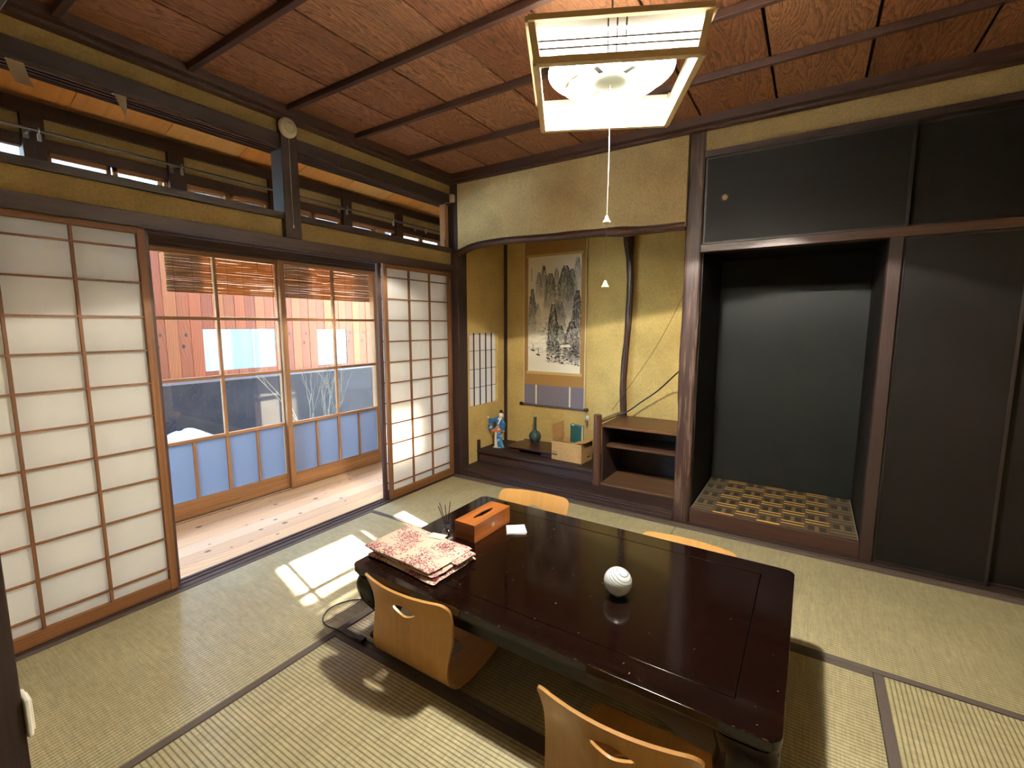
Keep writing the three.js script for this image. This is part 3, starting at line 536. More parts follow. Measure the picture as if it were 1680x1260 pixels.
// ================================================================ TABLE
const TY = 0.332; // table top height
{
  const t = thing('low_table', 'low dark lacquered table with carved curved legs', 'table', [1.812, 0, 1.435]);
  const hx = 0.7775, hz = 0.4675, rc = 0.035;
  const rrect = (a, b, r) => { const s = new THREE.Shape(); s.moveTo(-a + r, -b); s.lineTo(a - r, -b); s.absarc(a - r, -b + r, r, -Math.PI / 2, 0); s.lineTo(a, b - r); s.absarc(a - r, b - r, r, 0, Math.PI / 2); s.lineTo(-a + r, b); s.absarc(-a + r, b - r, r, Math.PI / 2, Math.PI); s.lineTo(-a, -b + r); s.absarc(-a + r, -b + r, r, Math.PI, 1.5 * Math.PI); return s; };
  const slab = (a, b, r, y0, y1, bev, hole) => { const s = rrect(a - bev, b - bev, r); if (hole) { const h = new THREE.Path(); h.moveTo(-hole[0], -hole[1]); h.lineTo(-hole[0], hole[1]); h.lineTo(hole[0], hole[1]); h.lineTo(hole[0], -hole[1]); h.closePath(); s.holes.push(h); } let g = new THREE.ExtrudeGeometry(s, { depth: y1 - y0 - 2 * bev, bevelEnabled: true, bevelSize: bev, bevelThickness: bev, bevelSegments: 3, curveSegments: 8 }); g.rotateX(-Math.PI / 2); g.translate(0, y0 + bev, 0); g = g.index ? g.toNonIndexed() : g; return uvMetres(g, 'x', 0.8, 0.5); };
  const ix = hx - 0.115, iz = hz - 0.1;
  part(t, 'top_frame', slab(hx, hz, rc, TY - 0.026, TY, 0.0014, [ix + 0.0035, iz + 0.0035]), M.lacquer);
  const pg = bgeo(ix * 2 - 0.001, 0.016, iz * 2 - 0.001, { r: 0.0006, grain: 'x', o: false }); { const uv = pg.attributes.uv; for (let i = 0; i < uv.count; i++) uv.setXY(i, uv.getX(i) + 0.8, uv.getY(i) + 0.5); }
  part(t, 'top_panel', pg, M.lacquer).position.y = TY - 0.0084;
  const subm = bgeo(ix * 2 + 0.05, 0.008, iz * 2 + 0.05, {}); part(t, 'under_panel', subm, M.lacquerEdge).position.y = TY - 0.024;
  part(t, 'edge_moulding', slab(hx - 0.006, hz - 0.006, rc, TY - 0.038, TY - 0.024, 0.003), M.lacquerEdge);
  part(t, 'under_moulding', slab(hx - 0.02, hz - 0.02, rc, TY - 0.05, TY - 0.036, 0.004), M.lacquerEdge);
  // aprons with a scalloped lower edge
  const apron = (len) => { const s = new THREE.Shape(); s.moveTo(-len / 2, 0); s.lineTo(len / 2, 0); s.lineTo(len / 2, -0.1); const n = 40; for (let i = 0; i <= n; i++) { const u = 1 - i / n, e = Math.min(u, 1 - u); s.lineTo((u - 0.5) * len, -0.1 + 0.035 * sstep(e, 0.05, 0.16) + 0.008 * Math.cos(e * 40) * sstep(e, 0.05, 0.1) * sstep(0.25 - e, 0, 0.1)); } s.closePath(); let g = new THREE.ExtrudeGeometry(s, { depth: 0.018, bevelEnabled: true, bevelSize: 0.002, bevelThickness: 0.002, bevelSegments: 1 }); g = g.index ? g.toNonIndexed() : g; return uvMetres(g, 'x'); };
  const a1 = apron(2 * hx - 0.22), a2 = apron(2 * hz - 0.22);
  for (const s of [-1, 1]) {
    const m = part(t, 'apron', a1, M.lacquerEdge); m.position.set(0, TY - 0.046, s * (hz - 0.06) - 0.009);
    const n = part(t, 'apron', a2, M.lacquerEdge); n.rotation.y = Math.PI / 2; n.position.set(s * (hx - 0.06) - 0.009, TY - 0.046, 0);
  }
  // cabriole legs
  const legAt = (y) => { const h = y / (TY - 0.046); return [0.8 * (lerp(-0.03, 0.012, sstep(h, 0.25, 0.85)) - 0.014 * sstep(h, 0.85, 1) + 0.035 * sstep(0.22 - h, 0, 0.22)), 0.03 + 0.04 * sstep(h, 0.2, 0.66) + 0.006 * sstep(h, 0.7, 1) + 0.012 * sstep(0.16 - h, 0, 0.12)]; };
  const legGeo = () => sheet(28, 40, (u, v) => {
    const y = (1 - v) * (TY - 0.046), h = y / (TY - 0.046), a = u * Math.PI * 2, ca = Math.cos(a), sa = Math.sin(a), sq = 1 / Math.pow(Math.pow(Math.abs(ca), 4.5) + Math.pow(Math.abs(sa), 4.5), 1 / 4.5);
    const [off, r0] = legAt(y), r = r0 * sq * (v >= 0.999 ? 0.92 : 1);
    return [off + ca * r, y, off + sa * r, y, u * 0.35];
  });
  const lg = legGeo();
  for (const [sx, sz] of [[-1, 1], [1, 1], [1, -1], [-1, -1]]) {
    const leg = part(t, 'leg', lg, M.lacquerEdge, sx < 0 && sz > 0 ? 'glossy leg with carved scrolls' : undefined); leg.scale.set(sx, 1, sz); leg.position.set(sx * (hx - 0.085), 0, sz * (hz - 0.085));
    // carved scrolls and lines on the two outer faces, lying on the surface
    for (const k of [0, 1]) {
      const on = (x, y) => { const [o, r] = legAt(y); return k ? V3(o + r + 0.0004, y, o + x) : V3(o + x, y, o + r + 0.0004); };
      const p = []; for (let i = 0; i <= 40; i++) { const q = i / 40, ang = q * 9, r = 0.005 + 0.02 * q; p.push(on(Math.cos(ang) * r - 0.008, 0.19 - q * 0.03 + Math.sin(ang) * r)); }
      part(leg, 'carved_scroll', tube(p, 0.0026, { seg: 70, rad: 5 }), M.lacquerEdge);
      part(leg, 'carved_line', tube([on(0.035, 0.27), on(0.03, 0.2), on(0.012, 0.14), on(0.006, 0.09), on(0.012, 0.05)], 0.0026, { seg: 30, rad: 5 }), M.lacquerEdge);
      part(leg, 'carved_line', tube([on(-0.045, 0.25), on(-0.036, 0.17), on(-0.02, 0.12), on(-0.016, 0.07)], 0.0026, { seg: 30, rad: 5 }), M.lacquerEdge);
    }
  }
}

// ================================================================ LEGLESS CHAIRS
{
  const prof = new THREE.CatmullRomCurve3([[0, 0.016, -0.385], [0, 0.009, -0.33], [0, 0.006, -0.2], [0, 0.007, -0.09], [0, 0.016, -0.04], [0, 0.045, -0.008], [0, 0.09, 0.004], [0, 0.15, 0.0], [0, 0.21, -0.008], [0, 0.265, -0.004], [0, 0.32, 0.014], [0, 0.372, 0.04]].map(a => V3(...a)), false, 'centripetal');
  const N = 96, pts = prof.getSpacedPoints(N), len = prof.getLength(), T = 0.0045;
  const tan = pts.map((p, i) => pts[Math.min(N, i + 1)].clone().sub(pts[Math.max(0, i - 1)]).normalize());
  const half = (s) => { // half width along the sheet
    let w = lerp(0.195, 0.203, sstep(s, 0.1, 0.3)); w -= 0.012 * Math.exp(-Math.pow((s - 0.62) / 0.12, 2)); w += 0.008 * sstep(s, 0.8, 0.97);
    const e = Math.min(s, 1 - s) * len, r = 0.035; if (e < r) w -= r - Math.sqrt(Math.max(0, r * r - (r - e) * (r - e))); return w;
  };
  const hole = (s) => { // grip slot in the back, round hole in the seat
    const a = (s - 0.86) / 0.036, b = (s - 0.27) / 0.09; if (Math.abs(a) < 1) return 0.062 * Math.pow(1 - Math.abs(a), 0.62); if (Math.abs(b) < 1) return 0.085 * Math.sqrt(1 - b * b); return 0;
  };
  const rows = []; { const S = new Set(); for (let i = 0; i <= N; i++) S.add(i / N); for (const [c, r] of [[0.86, 0.036], [0.27, 0.09]]) for (let i = -12; i <= 12; i++) S.add(c + r * Math.sin(i / 12 * Math.PI / 2) * 0.99999); for (const e of [0.004, 0.012, 0.02, 0.03]) { S.add(e); S.add(1 - e); } rows.push(...[...S].sort((a, b) => a - b)); }
  const K = 10;
  const point = (s, x, side) => {
    const f = s * N, i = Math.min(N - 1, Math.floor(f)), k = f - i, p = pts[i].clone().lerp(pts[i + 1], k), t = tan[i].clone().lerp(tan[i + 1], k).normalize();
    const n = V3(0, t.z, -t.y).negate(); // towards the sitter
    const up = sstep(s, 0.5, 0.75), q = x / 0.2; p.x = x; p.z += up * 0.034 * (1 - q * q) - up * 0.012; p.y -= up * 0.012 * (q * q) * 0; p.addScaledVector(n, side * T); return p;
  };
  const pos = [], uv = [], idx = [];
  const grid = (f, n, m, flip) => { const b = pos.length / 3; for (let j = 0; j <= m; j++) for (let i = 0; i <= n; i++) { const [p, u, v] = f(i, j); pos.push(p.x, p.y, p.z); uv.push(u, v); } for (let j = 0; j < m; j++) for (let i = 0; i < n; i++) { const a = b + j * (n + 1) + i, c = a + n + 1; flip ? idx.push(a, c, a + 1, a + 1, c, c + 1) : idx.push(a, a + 1, c, a + 1, c + 1, c); } };
  const m = rows.length - 1;
  for (const hs of [-1, 1]) {
    const xa = (j, i) => { const s = rows[j], w = half(s), h = hole(s); return hs * lerp(h, w, i / K); };
    for (const side of [-1, 1]) grid((i, j) => [point(rows[j], xa(j, i), side), rows[j] * len, xa(j, i)], K, m, hs * side < 0);
    grid((i, j) => [point(rows[j], xa(j, K), i ? 1 : -1), rows[j] * len, i * 0.01], 1, m, hs > 0);      // outer edge
    grid((i, j) => [point(rows[j], xa(j, 0), i ? 1 : -1), rows[j] * len, i * 0.01], 1, m, hs < 0);      // edge of the holes
    for (const j of [0, m]) grid((i, k) => [point(rows[j], xa(j, i), k ? 1 : -1), i / K * 0.2, k * 0.01], K, 1, false);
  }
  let g = new THREE.BufferGeometry(); g.setAttribute('position', new THREE.Float32BufferAttribute(pos, 3)); g.setAttribute('uv', new THREE.Float32BufferAttribute(uv, 2)); g.setIndex(idx); g.computeVertexNormals();
  const ply = std({ color: '#dba35a', map: T_ply, roughness: 0.38, clearcoat: 0.25, clearcoatRoughness: 0.3, side: THREE.DoubleSide });
  const G = 'legless plywood chairs round the low table';
  for (const [x, z, turn, lab] of [[1.392, 1.93, 0, 'bent plywood legless chair in front of the folded cloth'], [2.235, 2.055, 0.02, 'bent plywood legless chair at bottom of photo, nearest the viewer'], [1.325, 0.90, Math.PI + 0.13, 'bent plywood legless chair behind the table, nearer the tissue box'], [2.17, 0.962, Math.PI - 0.03, 'bent plywood legless chair behind the table, near the niche']]) {
    const c = thing('legless_chair', lab, 'chair', [x, 0, z], turn, G);
    const sh = part(c, 'plywood_shell', g, ply); if (lab.endsWith('niche')) sh.scale.set(1, 0.9, 0.95);
    box(c, 'floor_pad', std({ color: '#6b5a45', roughness: 0.9 }), [-0.12, 0.12], [0.0, 0.0025], [-0.14, -0.12], { r: 0 });
  }
}

// ================================================================ ON THE TABLE
{ // tissue box cover
  const dx = 0.145, dz = -0.0; // long side runs away from the viewer
  const b = thing('tissue_box', 'orange brown wooden tissue box cover with oval slot', 'tissue box', [1.303, TY, 1.335], -0.02);
  const wm = std({ color: '#c4702f', map: T_grain, roughness: 0.4, clearcoat: 0.2, clearcoatRoughness: 0.3 });
  const w = 0.058, l = 0.142, h = 0.085;
  box(b, 'side', wm, [-w, -w + 0.006], [0, h - 0.006], [-l, l], { r: 0.001 }); const front = box(b, 'side', wm, [w - 0.006, w], [0, h - 0.006], [-l, l], { r: 0.001 });
  box(b, 'end', wm, [-w + 0.006, w - 0.006], [0, h - 0.006], [-l, -l + 0.006], { r: 0.001 }); box(b, 'end', wm, [-w + 0.006, w - 0.006], [0, h - 0.006], [l - 0.006, l], { r: 0.001 });
  const s = new THREE.Shape(); s.moveTo(-w, -l); s.lineTo(w, -l); s.lineTo(w, l); s.lineTo(-w, l); s.closePath();
  const ho = new THREE.Path(); for (let i = 0; i <= 40; i++) { const a = i / 40 * Math.PI * 2, p = [0.017 * Math.sin(a) * (1 - 0.25 * Math.cos(a) ** 2), 0.078 * Math.cos(a)]; i ? ho.lineTo(...p) : ho.moveTo(...p); } s.holes.push(ho);
  let g = new THREE.ExtrudeGeometry(s, { depth: 0.004, bevelEnabled: true, bevelSize: 0.001, bevelThickness: 0.001, bevelSegments: 2, curveSegments: 24 }); g.rotateX(-Math.PI / 2); g = g.index ? g.toNonIndexed() : g; uvMetres(g, 'z'); part(b, 'lid', g, wm).position.y = h - 0.005;
  box(b, 'tissue', std({ color: '#e8e6e0', roughness: 1 }), [-0.045, 0.045], [0.002, 0.05], [-0.12, 0.12], { r: 0.004 });
  const leafLine = (a) => { const p = []; for (let i = 0; i <= 24; i++) { const t = i / 24 * Math.PI * 2, l = 0.008 * (1 - Math.cos(t)), w = 0.006 * Math.sin(t); p.push(V3(0.0036, -0.006 + l * Math.cos(a) + w * Math.sin(a), -l * Math.sin(a) + w * Math.cos(a))); } return tube(p, 0.0007, { seg: 40, rad: 4, closed: false }); };
  const em = merge([leafLine(-0.8), leafLine(0), leafLine(0.8), tube([[0.0036, -0.008, -0.011], [0.0036, -0.011, 0], [0.0036, -0.008, 0.011]], 0.0007, { seg: 12, rad: 4 })]);
  part(front, 'emblem', em, std({ color: '#dcae82', roughness: 0.5 }), 'pale leaf emblem');
}
{ // reed diffuser
  const d = thing('reed_diffuser', 'round glass reed diffuser with dark sticks beside the tissue box', 'diffuser', [1.232, TY, 1.515]);
  part(d, 'flask', new THREE.LatheGeometry([[0, 0.001], [0.018, 0.001], [0.026, 0.006], [0.0325, 0.02], [0.0325, 0.032], [0.026, 0.046], [0.014, 0.054], [0.01, 0.058], [0.01, 0.07], [0.0075, 0.07], [0.0075, 0.057], [0.012, 0.052], [0.024, 0.044], [0.03, 0.031], [0.03, 0.021], [0.024, 0.008], [0.017, 0.004], [0, 0.004]].map(a => new THREE.Vector2(...a)), 36), std({ color: '#ffffff', roughness: 0.0, transmission: 1, thickness: 0, ior: 1.48 }));
  part(d, 'collar', new THREE.LatheGeometry([[0.0105, 0.056], [0.0135, 0.057], [0.0135, 0.078], [0.0105, 0.079]].map(a => new THREE.Vector2(...a)), 24), std({ color: '#3a3442', roughness: 0.4 }));
  part(d, 'liquid', new THREE.LatheGeometry([[0, 0.0045], [0.017, 0.0045], [0.0235, 0.0085], [0.029, 0.02], [0, 0.02]].map(a => new THREE.Vector2(...a)), 30), std({ color: '#f4f2ff', roughness: 0.0, transmission: 1, thickness: 0.02, ior: 1.35, attenuationColor: new THREE.Color('#cfcbe8'), attenuationDistance: 0.08 }));
  for (const [a, t, c, l] of [[2.9, 0.3, '#17141a', 0.17], [3.1, 0.1, '#17141a', 0.155], [0.3, 0.22, '#3a1712', 0.185], [2.6, 0.32, '#17141a', 0.16]]) { const s = part(d, 'stick', new THREE.CylinderGeometry(0.0017, 0.0017, l, 8), std({ color: c, roughness: 0.8 })); const q = V3(Math.cos(a) * Math.sin(t), Math.cos(t), Math.sin(a) * Math.sin(t)); s.quaternion.setFromUnitVectors(V3(0, 1, 0), q); s.position.copy(q.multiplyScalar(l / 2)).add(V3(-Math.cos(a) * 0.012 * (t > 0.15 ? 1 : 0.2), 0.012, -Math.sin(a) * 0.004)); }
}
{ // coasters
  const pr = canvasTex(256, 256, (c) => { c.fillStyle = '#c6c4c1'; c.fillRect(0, 0, 256, 256); c.strokeStyle = '#b79f9a'; c.lineWidth = 5; c.beginPath(); c.ellipse(128, 128, 70, 52, 0, 0, 7); c.stroke(); c.lineWidth = 3; c.beginPath(); c.ellipse(128, 128, 58, 40, 0, 0, 7); c.stroke(); for (let i = 0; i < 9; i++) { c.beginPath(); c.moveTo(88 + i * 9, 112 + (i % 3) * 4); c.lineTo(92 + i * 9, 140 - (i % 2) * 6); c.stroke(); } });
  for (let i = 0; i < 3; i++) {
    const c = thing('paper_coaster', ['bottom one of the stacked white square paper coasters', 'middle one of the stacked white square paper coasters', 'white square coaster with faint round print topping the stack'][i], 'coaster', [1.443 + i * 0.001, TY + i * 0.003, 1.262 - i * 0.001], 0.62 + i * 0.03, 'stack of coasters beside the tissue box');
    box(c, 'card', std({ color: '#c6c4c1', roughness: 0.9 }), [-0.046, 0.046], [0, 0.0028], [-0.046, 0.046], { r: 0.001 });
    if (i === 2) { const f = part(c, 'print', new THREE.PlaneGeometry(0.09, 0.09), std({ map: pr, roughness: 0.9 })); f.rotation.x = -Math.PI / 2; f.position.y = 0.00295; }
  }
}
{ // ball of ribbed white glass
  const d = thing('white_ball', 'white ribbed glass ball ornament on the dark table', 'ornament', [2.045, TY, 1.512]);
  const r = 0.0515, g = sheet(64, 64, (u, v) => { const th = v * Math.PI, ph = u * Math.PI * 2; const x = Math.sin(th) * Math.cos(ph), y = Math.cos(th), z = Math.sin(th) * Math.sin(ph); return [x * r, y * r + r, z * r, u, v]; });
  const stripes = dataTex(512, 512, (u, v) => { const th = v * Math.PI, ph = u * 2 * Math.PI, x = Math.sin(th) * Math.cos(ph), y = Math.cos(th), z = Math.sin(th) * Math.sin(ph); const q = (y * 0.86 + x * 0.42 + z * 0.1) * 6.5 + 1.1 * (fbm(u, v, 4, 4, 2, 151) - 0.5), f = q - Math.floor(q), w = 0.12 + 0.2 * fbm(u, v, 4, 3, 2, 153); return mixc(rgb('#cfd6d5'), rgb('#565d60'), (1 - sstep(Math.abs(f - 0.5), w * 0.3, w * 0.6)) * 0.75); }, true, 1, 1);
  part(d, 'globe', g, std({ map: stripes, roughness: 0.12, clearcoat: 1, clearcoatRoughness: 0.05 }));
  part(d, 'ring_foot', new THREE.TorusGeometry(0.016, 0.002, 8, 28), std({ color: '#cfd5d4', roughness: 0.2 })).rotation.x = Math.PI / 2; d.children[1].position.y = 0.002; d.children[0].position.y = 0.001;
}
{ // folded cotton robe: layers that lie on each other, with a tag on top
  const cl = canvasTex(1024, 1024, (c, W, H) => {
    c.fillStyle = '#e9dfc9'; c.fillRect(0, 0, W, H);
    const leaf = (x, y, a, l, col) => { c.save(); c.translate(x, y); c.rotate(a); c.fillStyle = col; c.beginPath(); c.moveTo(0, 0); c.quadraticCurveTo(l / 2, -l * 0.28, l, 0); c.quadraticCurveTo(l / 2, l * 0.28, 0, 0); c.fill(); c.restore(); };
    for (let s = 0; s < 60; s++) {
      let x = rr(0, W), y = rr(0, H), a = rr(0, 7); const col = ['#8e2540', '#a53a52', '#7a1d36', '#b65c6c'][s % 4];
      for (let b = 0; b < 3; b++) { let px = x, py = y, aa = a + rr(-0.9, 0.9); c.strokeStyle = col; c.lineWidth = 2; c.beginPath(); c.moveTo(px, py); for (let i = 0; i < 14; i++) { aa += rr(-0.25, 0.25); px += Math.cos(aa) * 11; py += Math.sin(aa) * 11; c.lineTo(px, py); } c.stroke(); px = x; py = y; aa = a; for (let i = 0; i < 15; i++) leaf(x + rr(-95, 95), y + rr(-75, 75), rr(0, 7), rr(16, 32), col); }
    }
  }); cl.wrapS = cl.wrapT = THREE.RepeatWrapping; cl.repeat.set(1 / 0.42, 1 / 0.42);
  const mat = std({ color: '#ddd6d0', map: cl, roughness: 0.9, sheen: 0.3, sheenRoughness: 0.6, side: THREE.DoubleSide });
  const lining = std({ color: '#8a2f48', map: cl, roughness: 0.9, side: THREE.DoubleSide });
  const r = thing('folded_robe', 'folded cream cotton robe with crimson leaf print on table corner', 'robe', [1.235, TY, 1.676], -0.05);
  // local frame: x from the left end to the open end on the right, z towards the viewer
  const layer = (name, x0, x1, z0, z1, y, th, wob, m) => {
    const a = rnd(), g = sheet(48, 40, (u, v) => { // a flattened tube: v goes round, u along
      const ang = v * Math.PI * 2, ca = Math.cos(ang), sa = Math.sin(ang), c4 = Math.sign(ca) * Math.pow(Math.abs(ca), 0.45), s4 = Math.sign(sa) * Math.pow(Math.abs(sa), 1.0);
      const end = Math.min(1, Math.pow(Math.min(u, 1 - u) * 14, 0.5)), edge = wob * (fbm(0.5, (v + a) % 1, 3, 6, 2, 161) - 0.5);
      const x = lerp(x0, x1, u) + edge * (u > 0.5 ? 1 : -0.4) * Math.abs(u - 0.5) * 2, zc = lerp((z0 + z1) / 2, (z0 + z1) / 2 + 0.004, u), hw = (z1 - z0) / 2 * (0.985 + 0.03 * Math.sin(u * 5 + a * 6)) * (0.96 + 0.04 * end);
      const yy = y + th / 2 + s4 * th / 2 * end + (sa > 0 ? 0.005 * (fbm(u, (c4 + 1) / 2 % 1, 4, 4, 3, 163) - 0.5) : 0);
      return [x, Math.max(0.0008, yy), zc + c4 * hw, x, (v < 0.5 ? c4 * hw : -c4 * hw + 0.2) + a];
    }); return part(r, name, g, m);
  };
  layer('bottom_fold', -0.19, 0.215, -0.1, 0.155, 0.001, 0.012, 0.03, mat);
  layer('lining_fold', -0.17, 0.205, -0.09, 0.14, 0.012, 0.009, 0.05, lining);
  layer('middle_fold', -0.2, 0.2, -0.105, 0.145, 0.02, 0.011, 0.05, mat);
  layer('inner_fold', -0.19, 0.222, -0.095, 0.03, 0.029, 0.009, 0.04, mat);
  layer('top_fold', -0.215, 0.19, -0.11, 0.15, 0.03, 0.02, 0.03, mat);
  part(r, 'sash_seam', tube([[-0.12, 0.0455, 0.02], [-0.02, 0.0462, 0.0], [0.06, 0.0462, -0.01]], 0.0016, { seg: 16, rad: 5 }), std({ color: '#b98b84', roughness: 0.9 }));
  const tx = canvasTex(256, 160, (c) => { c.fillStyle = '#dcdcc8'; c.fillRect(0, 0, 256, 160); c.fillStyle = '#6f735f'; for (let i = 0; i < 6; i++) for (let x = 24; x < 225;) { const w = rr(6, 22); c.fillRect(x, 26 + i * 19, w, 4); x += w + rr(4, 9); } c.strokeStyle = '#a5a88e'; c.lineWidth = 2; c.strokeRect(8, 8, 240, 144); });
  const t = thing('paper_tag', 'small pale paper card lying on the folded robe', 'card', [1.24, TY + 0.051, 1.592], 0.25);
  box(t, 'card', std({ color: '#d8d9c6', roughness: 0.9 }), [-0.036, 0.036], [0, 0.0015], [-0.023, 0.023], { r: 0.0004 });
  const f = part(t, 'print', new THREE.PlaneGeometry(0.07, 0.044), std({ map: tx, roughness: 0.9 })); f.rotation.x = -Math.PI / 2; f.position.y = 0.0017; t.rotation.z = -0.04;
}
{ // cable on the mats
  const c = thing('black_cable', 'thin black cable looping over the mats by the table leg', 'cable', [0.9, 0.004, 1.87]);
  part(c, 'cord', tube([[0.17, 0, 0.03], [0.125, 0, 0.041], [0.06, 0, 0.036], [-0.032, 0, 0.047], [-0.093, 0, 0.02], [-0.126, 0, -0.053], [-0.091, 0, -0.139], [0.02, 0, -0.2], [0.14, 0, -0.2]], 0.0032, { seg: 70, rad: 7 }), M.black);
  box(c, 'plug', M.black, [0.16, 0.2], [-0.004, 0.016], [0.016, 0.044], { r: 0.004 });
}

// ================================================================ ALCOVE
{ // raised step
  const s = new THREE.Group(); s.name = 'alcove_step'; s.userData.label = 'dark wooden raised step in the alcove'; s.position.set(0.6, 0.06, -0.53); scene.getObjectByName('wall_back').add(s);
  box(s, 'tread', M.dark2, [-0.575, 0.595], [0.082, 0.11], [-0.235, 0.24], { r: 0.006 });
  box(s, 'riser', M.dark, [-0.57, 0.59], [0.012, 0.082], [0.205, 0.222]); box(s, 'kick_board', M.dark2, [-0.57, 0.6], [0, 0.013], [0.19, 0.235], { r: 0.003 });
  box(s, 'back_support', M.dark, [-0.56, 0.58], [0, 0.082], [-0.23, -0.21]);
  box(s, 'corner_stub', M.post, [-0.588, -0.555], [0, 0.2], [0.2, 0.235], { label: 'short dark upright at left end' });
}
{ // stepped shelf unit
  const s = thing('alcove_shelf', 'three-tier dark wooden shelf unit with round log corner post', 'shelf', [1.53, 0.06, -0.53]);
  const top = wood('#7a5130', 0.4);
  box(s, 'top_shelf', top, [-0.29, 0.33], [0.468, 0.49], [-0.235, 0.225], { r: 0.004 });
  box(s, 'middle_shelf', wood('#6d4a30', 0.5), [-0.275, 0.33], [0.292, 0.312], [-0.235, 0.14], { r: 0.004 });
  box(s, 'bottom_board', wood('#7d5a3a', 0.6), [-0.285, 0.33], [0.0, 0.016], [-0.235, 0.225], { r: 0.003 });
  box(s, 'side_panel', M.dark2, [-0.295, -0.28], [0.016, 0.468], [-0.235, 0.19], { r: 0.002 });
  box(s, 'back_panel', M.dark2, [-0.28, 0.33], [0.016, 0.468], [-0.238, -0.225], { r: 0 });
  const lg = sheet(24, 30, (u, v) => { const a = u * Math.PI * 2, r = 0.031 * (1 + 0.08 * (fbm(u % 1, v, 6, 6, 3, 171) - 0.5)) * (v > 0.98 ? 0.94 : 1); return [Math.cos(a) * r, v * 0.565, -Math.sin(a) * r, v * 0.56, u * 0.2]; });
  const p = part(s, 'log_post', lg, wood('#6a4634', 0.35), 'short round log post'); p.position.set(-0.315, 0, 0.23);
  const cap = part(p, 'log_end', new THREE.CircleGeometry(0.0295, 24), wood('#5a3a2a', 0.5)); cap.rotation.x = -Math.PI / 2; cap.position.y = 0.565;
  part(s, 'bamboo_rail', tube([[-0.3, 0.51, 0.2], [-0.29, 0.512, 0.0], [-0.27, 0.515, -0.22]], 0.016, { seg: 20, rad: 12 }), std({ color: '#a3905f', roughness: 0.6, map: T_grain }), 'pale bamboo along left edge');
}
